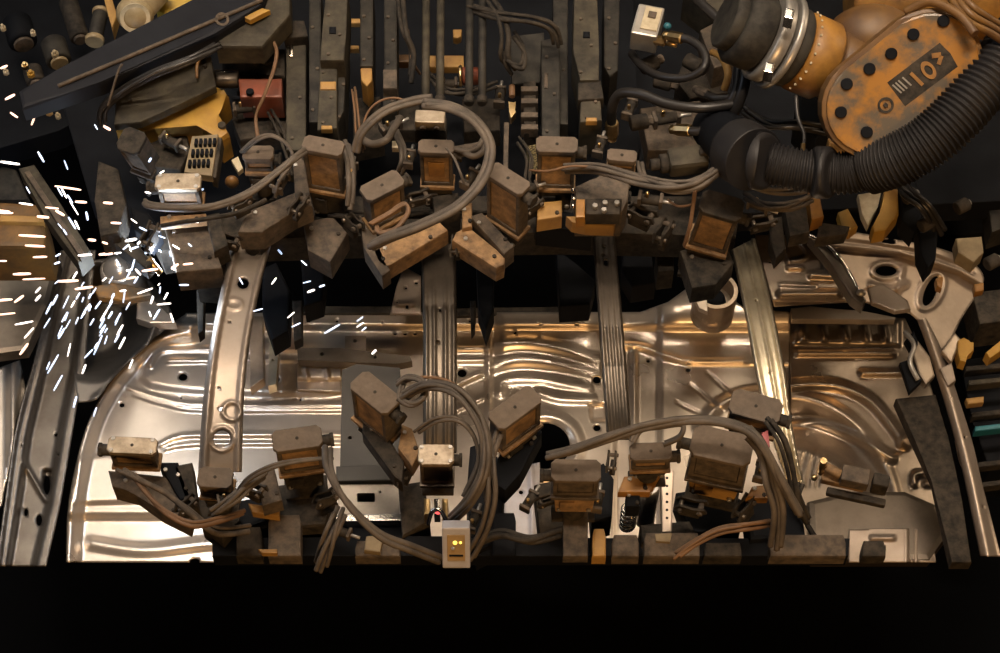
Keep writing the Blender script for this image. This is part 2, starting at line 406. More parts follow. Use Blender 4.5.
# wheel house and rear floor
def z_rear(X, Y):
    z = np.full(X.shape, .03)
    r = np.hypot((X - 785) / 122, (Y - 522) / 136)
    r2 = np.hypot((X - 785) / 112, (Y - 530) / 107)
    z += .05 * sm((1 - r) / .10) - .16 * sm((1 - r) / .3) * (Y < 700)
    z += .19 * sm((1.04 - r2) / .30)
    z += bead(X, Y, curve([(788, 386), (815, 384), (842, 387), (868, 399), (888, 420), (905, 444)]), 8, .035) + bead(X, Y, curve([(788, 423), (815, 424), (842, 432), (868, 444), (892, 458)]), 8, .03)
    for x in (803, 823, 845, 865, 885): z += bead(X, Y, [(x - 1, 327), (x + 1, 338)], 5, .028)
    z += bead(X, Y, [(798, 353), (893, 353)], 5, .03) + bead(X, Y, [(862, 373), (902, 373)], 4.5, .026)
    z += pad(X, Y, [(794, 320), (900, 320), (900, 346), (794, 344)], 5, .02)
    z += bead(X, Y, curve([(900, 445), (908, 432), (925, 428)]), 5, .025) + bead(X, Y, curve([(914, 484), (916, 474), (940, 473)]), 5, .03) + bead(X, Y, [(926, 484), (942, 484)], 4, .02)
    for k, x in enumerate((806, 815, 826)): z -= bead(X, Y, [(x, 452 - k), (797 + 10 * k, 486)], 2.5, .01)
    return z
out_rear = [(790, 316), (905, 318), (920, 350), (938, 410), (955, 470), (962, 540), (905, 540), (792, 540)]
sheet('wheel_house', out_rear, z_rear, 2.0, 'steel_dull', ub, [ell(806, 336, .1, .1, 4)])
m = MB(); m.slab([(791, 308), (811, 306), (862, 311), (896, 317), (895, 320), (792, 319)], .14, .03); m.obj('shelf_flange', 'steel', ub)
def z_shelf(X, Y):
    z = np.full(X.shape, .30) - .06 * sm((Y - 300) / 8)
    z += bead(X, Y, [(811, 275), (838, 276)], 5, .03) + bead(X, Y, [(781, 294), (838, 294)], 5.5, .035) + bead(X, Y, [(780, 285), (815, 286)], 2.5, .012)
    z += bead(X, Y, [(788, 268), (802, 268)], 3, .02)
    z += bead(X, Y, curve([(776, 246), (786, 252), (788, 262)]), 3.5, .015) + bead(X, Y, curve([(798, 240), (806, 250), (805, 258), (790, 262)]), 3.5, .015)
    z += pad(X, Y, [(820, 250), (830, 247), (845, 266), (822, 268)], 3, -.02)
    return z
sheet('parcel_shelf_panel', [(755, 234), (812, 236), (836, 262), (858, 302), (774, 307), (764, 270)], z_shelf, 1.7, 'steel_dull', ub, [ell(845, 286, 1.5, 1.5, 8), ell(777, 248, 1.6, 1.4, 8), ell(770, 262, 1.4, 1.4, 8)])
# front side member and wheel arch on the weld side
def z_member(X, Y):
    t = (Y - 250) / 310
    L = np.interp(Y, [250, 376, 437, 566], [62, 30, 15, -2]); Rr = np.interp(Y, [250, 376, 404, 505, 566], [96, 84, 78, 60, 44])
    u = (X - L) / (Rr - L)
    z = .12 - .07 * sm((u - .16) / .14) * sm((.86 - u) / .14) + .02 * sm((.08 - u) / .1)
    z += bead(X, Y, curve([(24, 462), (34, 480), (46, 500)]), 4, .02) - pad(X, Y, [(44, 470), (52, 470), (50, 492), (43, 492)], 4, .03)
    return z
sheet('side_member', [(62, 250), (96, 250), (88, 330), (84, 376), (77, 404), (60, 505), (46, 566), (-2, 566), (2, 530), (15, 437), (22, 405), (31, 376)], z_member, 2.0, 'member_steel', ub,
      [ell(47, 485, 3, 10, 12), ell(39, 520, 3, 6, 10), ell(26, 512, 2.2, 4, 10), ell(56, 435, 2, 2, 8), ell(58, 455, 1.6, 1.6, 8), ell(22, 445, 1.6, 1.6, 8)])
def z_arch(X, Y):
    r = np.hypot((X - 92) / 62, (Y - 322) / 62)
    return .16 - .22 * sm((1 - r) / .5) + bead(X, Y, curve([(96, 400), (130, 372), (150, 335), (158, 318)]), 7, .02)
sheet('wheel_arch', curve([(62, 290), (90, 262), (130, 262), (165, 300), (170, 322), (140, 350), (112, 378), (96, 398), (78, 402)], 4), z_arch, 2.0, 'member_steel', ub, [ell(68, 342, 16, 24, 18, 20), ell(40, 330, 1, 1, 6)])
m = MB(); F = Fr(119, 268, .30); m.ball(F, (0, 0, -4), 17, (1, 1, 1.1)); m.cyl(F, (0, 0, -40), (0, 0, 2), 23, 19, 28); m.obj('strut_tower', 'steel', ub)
m = MB(); m.slab([(92, 286), (112, 282), (150, 288), (152, 295), (124, 300), (98, 297)], .33, .03, .008); m.obj('arch_brace', 'orange_worn', ub)
m = MB(); m.slab([(137, 299), (150, 296), (171, 317), (176, 323), (150, 323), (136, 318)], .2, .04, .006); m.obj('corner_gusset', 'steel', ub)
def z_fender(X, Y): return .05 + .06 * sm((X - 4) / 12) * sm((22 - X) / 12)
sheet('inner_fender', [(-12, 372), (20, 360), (26, 392), (13, 437), (2, 505), (-12, 520)], z_fender, 2.0, 'steel', ub)
# brackets on the floor
m = MB(); m.slab([(297, 348), (340, 348), (410, 356), (412, 361), (398, 364), (298, 360)], .12, .04, .005, [ell(322, 354, 2, 1.7, 8), ell(375, 357, 2, 1.7, 8)]); m.obj('cross_strip', 'bow_steel', ub)
m = MB(); m.slab([(345, 336), (366, 336), (366, 351), (345, 351)], .08, .05, .004, [ell(355, 341, 2, 1.7, 8)]); m.obj('seat_bracket', 'steel_dull', ub)
sheet('seat_tray', [(297, 363), (341, 363), (341, 392), (297, 390)], lambda X, Y: .06 - .03 * sm((Y - 378) / 3) + bead(X, Y, [(305, 369), (307, 378)], 3.5, .02) + bead(X, Y, [(326, 369), (328, 378)], 3.5, .02), 1.5, 'steel', ub)
m = MB(); m.slab([(252, 316), (263, 316), (264, 378), (250, 388), (250, 340)], .17, .05, .004); m.obj('seat_bracket', 'steel_dull', ub)
m = MB(); m.slab([(271, 312), (281, 312), (276, 384), (268, 386)], .17, .05, .004, [ell(276, 322, 1.5, 1.5, 8), ell(274, 345, 1.5, 1.5, 8), ell(273, 360, 1.5, 1.5, 8)]); m.obj('seat_bracket', 'bow_bright', ub)
sheet('sill_bracket', [(390, 314), (396, 288), (402, 271), (408, 269), (421, 276), (421, 314)], lambda X, Y: .22 + bead(X, Y, [(398, 304), (412, 304)], 4, .02), 1.6, 'quarter_steel', ub, [ell(406, 288, 1.7, 1.5, 8), ell(416, 283, 2.4, 1.5, 8), ell(407, 307, 1.7, 2, 8), ell(397, 302, 1.5, 1.5, 8)])
m = MB(); m.slab([(688, 284), (706, 286), (708, 312), (699, 308)], .40, .02, .003); m.obj('tower_web', 'steel', ub)
m = MB(); F = Fr(716, 290, .34); m.ring(F, (0, 0, -30), (0, 0, 1), 22, 18, 30, 40); m.cyl(F, (0, 0, -50), (0, 0, -22), 22, 22, 30); m.obj('shock_tower', 'steel_dull', ub)
m = MB(); F = Fr(716, 290, .34); m.cyl(F, (0, 0, -22), (0, 0, -12), 12, 10, 24); m.obj('shock_mount', 'near_black', ub)
sheet('white_panel', [(503, 470), (540, 462), (540, 536), (505, 536)], lambda X, Y: .06 + bead(X, Y, [(531, 466), (533, 536)], 4, .02), 2, 'sensor_case', ub, [ell(521, 492, 2.6, 2.4, 10)])
sheet('rocker_strip', [(519, 536), (570, 536), (570, 556), (519, 556)], lambda X, Y: .05 + bead(X, Y, [(519, 538), (570, 538)], 3, .015) + bead(X, Y, [(519, 545), (570, 545)], 3, .015) + bead(X, Y, [(519, 553), (570, 553)], 3, .015), 1.5, 'steel', ub)
sheet('rear_cross_member', [(849, 529), (932, 528), (936, 562), (849, 562)], lambda X, Y: .20 - .04 * sm((X - 906) / 3) + bead(X, Y, [(872, 538), (893, 538)], 4, .02) + bead(X, Y, [(908, 530), (908, 562)], 3, .02) + bead(X, Y, [(916, 530), (916, 562)], 3, .02), 1.6, 'bow_light', ub, [ell(884, 547, 2, 3, 8), ell(876, 555, 1.5, 1.5, 8)])
m = MB(); m.slab([(808, 500), (850, 490), (905, 490), (938, 504), (952, 530), (930, 560), (812, 560)], .17, .05, .02); m.obj('wheel_house_shade', 'bow_steel', ub)  # dark slab added where the inner wheel house only lies in shade
# ================================================================== roof bows
def bow(label, left, right, y0, y1, zprof, m, holes=(), z0=.92, arch=.10, step=1.5):
    def ed(tab, Y): return np.interp(Y, [p[1] for p in tab], [p[0] for p in tab])
    def zf(X, Y):
        L, Rr = ed(left, Y), ed(right, Y); u = (X - L) / (Rr - L); v = (Y - y0) / (y1 - y0)
        return z0 + arch * (1 - (2 * v - 1) ** 2) + zprof(u, X, Y)
    pts = [(x, y) for x, y in left] + [(x, y) for x, y in reversed(right)]
    return sheet('roof_bow', pts, zf, step, m, None, holes, .008, label=label, cat='roof bow', group='roof bows over the car floor')
def lr(pts): return curve(pts, 5)
def pf1(u, X, Y): return -.03 * sm((.06 - u) / .06) - .03 * sm((u - .94) / .06) + .014 * sm((.2 - u) / .04) * sm((u - .06) / .06) - .010 * sm((u - .2) / .05) * sm((.86 - u) / .05) + bead(X, Y, ell(232, 411, 9, 9, 14), 3, .008, True) + bead(X, Y, ell(222, 439, 12, 12, 16), 3, .008, True) + bead(X, Y, ell(234, 304, 8, 5, 14), 3, .006, True)
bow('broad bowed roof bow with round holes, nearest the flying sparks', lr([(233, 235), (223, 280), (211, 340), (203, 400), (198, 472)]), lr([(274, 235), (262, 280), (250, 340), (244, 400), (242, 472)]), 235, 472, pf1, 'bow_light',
    [ell(253, 248, 8, 7.5, 18), ell(243, 283, 6, 6, 16), ell(222, 439, 8.5, 8.5, 18), ell(221, 409, 3, 3, 10), ell(230, 322, 1.6, 1.6, 8), ell(219, 388, 1.6, 1.6, 8)])
def pf2(u, X, Y):
    r = sum(sm(1 - np.abs(u - c) / .07) for c in (.1, .34, .66, .9))
    return -.03 * sm((.05 - u) / .05) - .03 * sm((u - .95) / .05) + .012 * r * sm((Y - 304) / 6) * sm((390 - Y) / 4) + .004 * r
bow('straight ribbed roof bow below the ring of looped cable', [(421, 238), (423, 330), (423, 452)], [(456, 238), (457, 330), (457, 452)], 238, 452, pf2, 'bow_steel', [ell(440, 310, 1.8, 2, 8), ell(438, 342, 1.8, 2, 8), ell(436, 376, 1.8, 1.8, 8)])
def pf3(u, X, Y):
    r = sum(sm(1 - np.abs(u - c) / .09) for c in (.12, .38, .62, .88)); g = sm((Y - 326) / 3) * sm((366 - Y) / 3)
    return -.03 * sm((.05 - u) / .05) - .03 * sm((u - .95) / .05) + .014 * r * (.25 + .75 * g) - .006 * g
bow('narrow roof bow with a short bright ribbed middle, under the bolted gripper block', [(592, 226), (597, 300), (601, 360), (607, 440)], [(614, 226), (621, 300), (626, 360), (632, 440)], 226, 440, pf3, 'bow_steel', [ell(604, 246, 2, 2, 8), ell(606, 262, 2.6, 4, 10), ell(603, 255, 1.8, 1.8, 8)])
def pf4(u, X, Y): return .022 * (sm(1 - np.abs(u - .1) / .1) + sm(1 - np.abs(u - .55) / .07) + sm(1 - np.abs(u - .9) / .1)) - .02 * sm((.05 - u) / .05) - .02 * sm((u - .95) / .05)
bow('curved roof bow with bright yellowish raised edges beside the wheel house', lr([(731, 250), (744, 310), (757, 380), (772, 440), (788, 486)]), lr([(755, 238), (771, 300), (785, 370), (793, 430), (803, 482)]), 240, 484, pf4, 'bow_bright', [ell(756, 300, 1.5, 1.8, 8), ell(770, 372, 1.5, 1.8, 8)])
# ================================================================== rear side of the body
qp = thing('quarter_panel', 'pale pressed rear body side panel with two slots, beyond the wheel house', 'body panel', P(900, 290, .3))
def z_q(X, Y):
    z = .62 - .0021 * (X - 820) + .0 * Y
    z += .05 * sm((np.interp(X, [820, 850, 900, 960, 985], [250, 252, 257, 276, 292]) - Y) / 6)
    z += bead(X, Y, curve([(826, 240), (870, 245), (930, 256), (972, 272)]), 4, -.015)
    z += bead(X, Y, ell(886, 271, 14, 8, 20), 4, .014, True) + bead(X, Y, ell(931, 291, 11, 20, 20, 28), 4, .014, True)
    z += bead(X, Y, [(903, 268), (896, 300)], 4, .02) + bead(X, Y, curve([(872, 285), (890, 290), (905, 284)]), 6, .03)
    return z
out_q = curve([(820, 236), (844, 231), (893, 239), (939, 248), (972, 262), (984, 278), (976, 296), (962, 318), (952, 338), (940, 352)], 4) + [(921, 322), (911, 313), (866, 302), (856, 288), (842, 262)]
sheet('side_panel', out_q, z_q, 1.6, 'quarter_steel', qp, [ell(886, 271, 10.5, 5, 18), ell(931, 291, 6, 16, 20, 24), rrect(882, 239, 896, 244, 2)])
m = MB(); m.slab([(809, 236), (814, 235), (842, 262), (866, 300), (863, 305), (852, 297), (830, 262)], .68, .05, .008); m.obj('flange_strip', 'bow_steel', qp)
m = MB(); m.tube(W([(809, 235, .69), (828, 246, .69), (838, 256, .69), (848, 271, .67), (857, 288, .66), (865, 302, .64)]), .006); m.obj('seam_bead', 'chrome', qp)
m = MB(); F = Fr(861, 293, .68); m.ball(F, (0, 0, 0), 5, (1, .8, .8)); m.obj('hinge_boss', 'silver', qp)
m = MB(); m.slab([(868, 287), (884, 284), (908, 300), (911, 309), (895, 311), (872, 302)], .62, .02, .006); m.obj('hinge_bracket', 'bow_light', qp)
rp = thing('rear_pillar', 'long dark hatch pillar with a bright pressed rim slanting beyond the wheel house', 'body panel', P(940, 450, .2))
def z_p(X, Y):
    c = np.interp(Y, [318, 360, 400, 440, 480, 556], [924, 938, 951, 962, 972, 988]); u = (X - c) / 9
    return .42 + .05 * sm(1 - np.abs(u) / 1.2) + .0 * X
cl = [(917, 320), (930, 356), (943, 398), (955, 440), (964, 478), (980, 556)]
cr_ = [(926, 318), (942, 350), (958, 396), (972, 440), (984, 490), (1001, 556)]
sheet('pillar_rim', lr(cl) + list(reversed(lr(cr_))), z_p, 1.5, 'quarter_steel', rp, [ell(965, 437, 1.5, 1.8, 8), ell(983, 507, 1.5, 1.8, 8), ell(951, 398, 1.4, 1.6, 8)])
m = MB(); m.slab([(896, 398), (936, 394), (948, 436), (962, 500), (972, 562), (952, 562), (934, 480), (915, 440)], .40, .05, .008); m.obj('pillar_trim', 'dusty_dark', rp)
sheet('pillar_web', lr([(955, 440), (960, 462), (968, 478), (977, 504), (978, 540)]) + [(990, 545), (975, 470), (964, 438)], const(.36), 2, 'steel_dull', rp)
for (pts, mm) in (([(912, 352), (918, 340), (930, 356), (935, 375), (926, 385), (918, 372)], 'steel_dull'), ([(905, 340), (914, 330), (920, 345), (914, 356)], 'near_black'), ([(942, 350), (955, 332), (962, 340), (952, 362)], 'steel_dull'), ([(900, 362), (912, 358), (922, 380), (910, 392)], 'near_black'), ([(940, 368), (952, 362), (956, 380), (948, 386)], 'bow_light')):
    m = MB(); m.slab(pts, .48, .025, .006); m.obj('latch_plate', mm, rp)
m = MB()
m.tube(W([(905, 332, .5), (914, 345, .52), (910, 362, .52), (918, 380, .5)]), .008); m.obj('latch_wire', 'silver', rp)
# ================================================================== clamp units
def clamp(label, px, py, w, d, h, yaw=0, tilt=0, roll=0, z=1.25, lid='lid_dust', panel='dusty_orange_lit', h2=26, lh=5, ledge=True, gland=1, group=None, arms=(), cut=.18, win=None, base=True, frontcol='dusty', screws=False, low='dusty_dark'):
    t = thing('clamp_unit', label, 'clamp', P(px, py, z - .45), group)
    F = Fr(px, py, z, yaw, tilt, roll)
    c = cut * min(w, d)
    m = MB(); m.poly(F, [(-w/2 + c, -d/2), (w/2 - c, -d/2), (w/2, -d/2 + c), (w/2, d/2 - c), (w/2 - c, d/2), (-w/2 + c, d/2), (-w/2, d/2 - c), (-w/2, -d/2 + c)], lh, 1.2)
    L = m.obj('lid', lid, t)
    m = MB(); m.cyl(F, (0, 0, -1), (0, 0, .7), 1.7, n=12); m.obj('lid_screw', 'dusty_dark', L)
    if screws:
        for sx in (-1, 1):
            for sy in (-1, 1):
                m = MB(); m.cyl(F, (sx * w * .4, sy * d * .34, -1), (sx * w * .4, sy * d * .34, 1), 2.2, n=12); m.obj('lid_screw', 'silver', L)
    bw, bd = w * .9, d * .86
    m = MB(); m.box(F, (bw - 2, bd - 4, h), (0, 2, -lh - h/2), 1)
    for sx in (-1, 1): m.box(F, (bw * .1, bd * .5, h), (sx * bw * .45, -bd * .25, -lh - h/2), .8)
    m.box(F, (bw, 3, 5), (0, -bd/2 + 1.5, -lh - 2.5), .6); m.box(F, (bw, 3, 5), (0, -bd/2 + 1.5, -lh - h + 2.5), .6)
    B = m.obj('body', frontcol, t)
    m = MB(); m.box(F, (bw * .78, 2, h - 10), (0, -bd/2 + 2.6, -lh - h/2), .4); m.obj('front_panel', panel, t)
    if win:
        m = MB(); m.box(F, (bw * .5, 2, h * .45), (0, -bd/2 + 1.2, -lh - h/2), .6); m.obj('window', win, t)
    zz = -lh - h
    if ledge:
        m = MB(); m.box(F, (w * .98, d * 1.05, 5), (0, -d * .04, zz - 2.5), 1); m.obj('flange', panel, t); zz -= 5
    if h2:
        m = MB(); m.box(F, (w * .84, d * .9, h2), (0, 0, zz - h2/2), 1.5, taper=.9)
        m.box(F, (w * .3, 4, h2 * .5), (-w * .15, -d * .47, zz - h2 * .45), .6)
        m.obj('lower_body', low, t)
        for sx in (-1, 1):
            m = MB(); m.cyl(F, (sx * w * .3, -d * .4, zz - h2 * .75), (sx * w * .3, -d * .52, zz - h2 * .75), 2.4, n=12); m.obj('bolt', 'silver', t)
    if gland:
        m = MB(); m.cyl(F, (gland * w * .42, 0, -lh - 8), (gland * w * .68, 0, -lh - 8), 6, n=16); m.cyl(F, (gland * w * .64, 0, -lh - 8), (gland * w * .72, 0, -lh - 8), 7.5, n=6, smooth=False); m.obj('cable_gland', 'dusty_dark', t)
    if base:
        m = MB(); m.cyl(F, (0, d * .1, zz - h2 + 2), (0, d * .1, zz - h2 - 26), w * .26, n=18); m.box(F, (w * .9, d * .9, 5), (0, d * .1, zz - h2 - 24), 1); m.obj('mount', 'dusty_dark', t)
    for (nm, pts, az, th, am) in arms:
        m = MB(); m.slab(pts, az, th, .006); ao = m.obj(nm, am, t)
        if 'arm' in nm or 'plate' in nm:
            mx = sum(p[0] for p in pts) / len(pts); my = sum(p[1] for p in pts) / len(pts)
            for k in (0, len(pts) // 2):
                bx, by = mx + (pts[k][0] - mx) * .6, my + (pts[k][1] - my) * .55
                FB = Fr(bx, by, az); m = MB(); m.cyl(FB, (0, 0, -1), (0, 0, 2), 2.3, n=6, smooth=False); m.obj('bolt', 'dusty_dark' if k else 'silver', ao)
    return t
# upper row
clamp('tilted clamp box among the flying sparks, below the yellow casting', 131, 140, 26, 26, 52, yaw=-24, tilt=14, z=1.2, lid='dusty_dark', panel='dusty', gland=0, h2=30)
clamp('clamp with pale worn lid and sensor pin, beside the sparks', 178, 181, 46, 20, 26, yaw=0, z=1.2, lid='lid_light', h2=30, gland=-1, screws=True,
      arms=[('clamp_arm', [(163, 222), (205, 218), (222, 268), (176, 272)], 1.02, .10, 'dusty'), ('side_block', [(205, 215), (219, 212), (228, 245), (214, 252)], 1.05, .08, 'dusty_dark'), ('shim_plate', [(160, 216), (206, 213), (206, 220), (160, 224)], 1.08, .03, 'dusty_orange_lit')])
clamp('small clamp box with a ridged lid under a coil of thin wire', 258, 152, 31, 17, 18, yaw=0, z=1.24, h2=24, gland=1,
      arms=[('clamp_arm', [(246, 212), (300, 190), (302, 206), (262, 232), (238, 232)], 1.06, .09, 'dusty')])
clamp('large upright clamp box with tan front under the orange-banded arm', 323, 145, 42, 19, 62, yaw=-13, z=1.3, h2=46, gland=0,
      arms=[('clamp_arm', [(303, 222), (332, 216), (348, 232), (330, 262), (308, 250)], 1.0, .09, 'dusty'), ('rocker_plate', [(292, 152), (304, 160), (312, 205), (296, 212)], 1.16, .08, 'dusty')])
clamp('tilted clamp box leaning up to the ring of looped cable', 382, 185, 44, 22, 48, yaw=33, z=1.24, h2=22, gland=1, base=False,
      arms=[('clamp_arm', [(372, 250), (440, 222), (448, 230), (385, 268), (377, 262)], 1.08, .07, 'dusty_orange_lit'), ('clamp_arm', [(358, 214), (372, 222), (390, 270), (382, 276), (364, 248)], 1.08, .07, 'dusty')])
clamp('stacked clamp with an orange window in the middle of the cable ring', 436, 146, 36, 17, 52, yaw=-2, z=1.3, win='orange', h2=34, gland=1, frontcol='dusty',
      arms=[('clamp_head', [(432, 196), (458, 192), (460, 212), (434, 214)], 1.1, .10, 'dusty_dark'), ('clamp_arm', [(462, 205), (472, 202), (472, 226), (462, 228)], 1.1, .06, 'dusty_orange_lit')])
clamp('clamp box leaning away from the cable ring, beside the narrow roof bow', 508, 178, 46, 20, 70, yaw=-38, z=1.3, h2=20, gland=1, base=False,
      arms=[('clamp_arm', [(456, 232), (468, 226), (505, 256), (504, 264), (496, 268), (452, 240)], 1.08, .07, 'dusty_orange_lit'), ('clamp_arm', [(470, 216), (482, 212), (514, 246), (504, 254)], 1.1, .08, 'dusty')])
clamp('upright clamp box with bright tan front above the bolted gripper block', 557, 144, 42, 20, 58, yaw=-2, z=1.3, panel='dusty_orange_lit', h2=34, gland=1,
      arms=[('clamp_arm', [(537, 202), (562, 200), (562, 216), (537, 220)], 1.1, .06, 'ochre')])
clamp('small low clamp box between the bolted gripper block and the dark motor', 622, 155, 30, 15, 15, yaw=-6, z=1.26, h2=24, gland=0)
clamp('big dark clamp box above the curved bright roof bow', 722, 205, 44, 28, 66, yaw=-16, tilt=4, roll=6, z=1.26, lid='dusty_dark', panel='dusty_orange_lit', low='dusty_dark', h2=44, gland=1,
      arms=[('clamp_arm', [(680, 250), (726, 244), (734, 262), (716, 284), (692, 288)], 1.02, .08, 'dusty_dark')])
# lower row
clamp('clamp with pale lid hanging over the near corner of the car floor', 132, 445, 50, 19, 26, yaw=-3, z=1.22, lid='lid_light', h2=0, gland=-1, screws=True, base=False, frontcol='dusty',
      arms=[('clamp_arm', [(108, 470), (165, 476), (196, 500), (188, 524), (160, 510), (135, 492), (112, 486)], 1.08, .08, 'dusty'), ('clamp_arm', [(158, 462), (178, 462), (192, 496), (180, 500)], 1.1, .08, 'near_black')])
clamp('small clamp box at the near end of the broad bowed roof bow', 215, 477, 35, 23, 18, yaw=-4, z=1.22, h2=20, gland=0,
      arms=[('clamp_arm', [(172, 466), (192, 462), (198, 506), (188, 512)], 1.1, .06, 'dusty_dark')])
clamp('wide clamp box tilted beside the dark slotted plate, near the broad roof bow', 297, 438, 50, 25, 46, yaw=9, z=1.26, h2=34, gland=1, low='dusty_dark',
      arms=[('clamp_arm', [(258, 470), (274, 466), (282, 500), (262, 506)], 1.12, .06, 'dusty')])
clamp('diagonal clamp box leaning over the dark bracket plate', 375, 392, 52, 27, 58, yaw=-42, z=1.28, h2=16, gland=1, base=False,
      arms=[('clamp_arm', [(364, 415), (374, 412), (404, 462), (402, 482), (394, 476), (362, 432)], 1.12, .06, 'dusty_dark'), ('clamp_arm', [(402, 424), (412, 428), (420, 452), (412, 466), (398, 448)], 1.15, .06, 'dusty_orange_lit'), ('piston_rod', [(376, 446), (384, 444), (402, 476), (398, 484)], 1.1, .03, 'dusty')])
clamp('clamp with bright scratched metal lid at the near end of the ribbed roof bow', 436, 454, 36, 23, 40, yaw=0, z=1.28, lid='lid_light', screws=True, h2=0, gland=1, panel='bow_steel', frontcol='dusty',
      arms=[('guide_pin', [(424, 498), (430, 498), (430, 514), (424, 514)], 1.0, .05, 'brass'), ('guide_pin', [(434, 498), (440, 498), (440, 514), (434, 514)], 1.0, .05, 'chrome'), ('guide_pin', [(442, 498), (448, 498), (448, 516), (442, 516)], 1.0, .05, 'brass')])
clamp('steeply leaning clamp box beside the large round hole in the car floor', 515, 407, 56, 25, 44, yaw=40, z=1.28, h2=18, gland=0, base=False,
      arms=[('clamp_arm', [(500, 452), (514, 458), (538, 420), (542, 432), (520, 474), (505, 490), (490, 480)], 1.1, .08, 'near_black')])
clamp('clamp box under the thick cable, beside the orange-plated clamp', 576, 470, 50, 25, 30, yaw=-1, z=1.26, h2=34, gland=-1, panel='dusty', low='dusty_orange_lit',
      arms=[('mast', [(563, 512), (588, 510), (588, 556), (563, 556)], 1.02, .04, 'dusty')])
clamp('clamp with an orange plate beneath, under the narrow roof bow', 651, 451, 42, 20, 18, yaw=2, z=1.26, h2=12, gland=1,
      arms=[('orange_plate', [(624, 476), (661, 474), (650, 492), (618, 492)], 1.12, .03, 'orange'), ('clamp_arm', [(626, 492), (640, 492), (640, 506), (626, 506)], 1.1, .06, 'near_black')])
clamp('large tilted clamp box in the thick of the cables, below the wheel house seam', 722, 445, 62, 36, 44, yaw=-14, z=1.28, h2=34, gland=-1, panel='dusty', low='ochre',
      arms=[('orange_plate', [(752, 486), (768, 484), (768, 498), (746, 498)], 1.1, .03, 'orange')])
clamp('clamp box tucked behind its larger twin, against the curved bright roof bow', 756, 406, 52, 30, 22, yaw=-18, z=1.24, h2=20, gland=1, base=False)
# other actuators
g = thing('gripper_block', 'wide bolted gripper block with an orange edge over the narrow roof bow', 'clamp', P(602, 205, 1.0))
m = MB(); m.slab([(575, 186), (592, 182), (600, 174), (630, 176), (628, 200), (622, 212), (576, 212)], 1.22, .12, .008); m.obj('body', 'dusty', g)
m = MB(); m.slab([(586, 198), (622, 198), (620, 214), (586, 214)], 1.26, .05, .006); m.obj('cover_plate', 'dusty_dark', g)
for x, y in ((605, 203), (617, 203), (604, 210), (595, 206)):
    m = MB(); F = Fr(x, y, 1.27); m.cyl(F, (0, 0, -3), (0, 0, 2), 3, n=6, smooth=False); m.obj('bolt', 'silver', g)
m = MB(); m.slab([(576, 199), (585, 199), (585, 217), (576, 217)], 1.255, .05, .004); m.obj('orange_edge', 'orange', g)
m = MB(); m.slab([(566, 216), (585, 216), (616, 220), (614, 226), (586, 225), (572, 222)], 1.18, .05, .004); m.obj('clamp_jaw', 'ochre', g)
for x, y in ((573, 190), (574, 199), (573, 206)):
    m = MB(); F = Fr(x, y, 1.23); m.ball(F, (0, 0, 0), 2.4); m.obj('rivet', 'chrome', g)
m = MB(); m.slab([(536, 208), (590, 214), (592, 232), (536, 226)], 1.0, .10, .006); m.obj('base', 'near_black', g)
g = thing('drive_motor', 'rounded dark motor housing lying behind the bundle of grey cables', 'motor', P(688, 160, 1.1))
F = Fr(688, 156, 1.24, 8); m = MB(); m.box(F, (40, 24, 22), (0, 0, -8), 5); m.obj('housing', 'frame_olive', g)
m = MB(); m.cyl(F, (-20, 0, -8), (-28, 0, -8), 10, n=20); m.cyl(F, (-28, 0, -8), (-38, 0, -8), 6, n=16); m.obj('shaft_end', 'dusty_dark', g)
m = MB(); m.box(F, (10, 8, 8), (16, 0, 3), 2); m.obj('plug', 'dusty_dark', g)
g = thing('valve_block', 'stacked square valve block at the top of the cable ring', 'valve', P(430, 124, 1.2))
m = MB(); F = Fr(430, 116, 1.3, -2); m.box(F, (30, 16, 14), (0, 0, -7), 1.5); m.obj('upper_block', 'lid_light', g)
m = MB(); m.box(F, (32, 18, 22), (0, 1, -25), 1.5); m.obj('lower_block', 'dusty_dark', g)
for x in (-7, 7):
    m = MB(); m.cyl(F, (x, -8, -8), (x, -11, -8), 3, n=14); m.obj('port', 'dusty', g)
m = MB(); F2 = Fr(474, 150, 1.22, 8); m.cyl(F2, (-18, 0, 0), (6, 2, 0), 6, n=16); m.cyl(F2, (6, 2, 0), (14, 10, 0), 5, n=14); m.obj('elbow_fitting', 'dusty', g)
g = thing('blurred_clamp', 'small out-of-the-way clamp with brass fittings standing in the wheel house', 'clamp', P(835, 485, .5))
F = Fr(856, 474, .75, -14); m = MB(); m.box(F, (28, 18, 16), (0, 0, -8), 2); m.obj('body', 'dusty', g)
m = MB(); m.box(F, (44, 14, 10), (-10, 2, -22), 2); m.cyl(F, (-14, 0, -8), (-30, 4, -6), 5, n=14); m.obj('clamp_arm', 'dusty_orange_lit', g)
m = MB(); m.cyl(F, (-34, 4, -20), (-34, 4, 6), 4, n=12); m.obj('pin', 'brass', g)
m = MB(); m.ball(F, (-40, -12, -4), 3.5); m.obj('ball_joint', 'brass', g)
m = MB(); m.box(F, (16, 14, 22), (26, 2, -14), 2); m.box(F, (60, 8, 8), (6, -10, -30), 2); m.obj('foot', 'dusty_dark', g)
m = MB(); m.slab([(762, 432), (768, 430), (770, 446), (764, 448)], 1.2, .02, .002); m.obj('warning_tag', 'pink_tag', None, 'small pink tag hanging against the bright roof bow', 'tag')
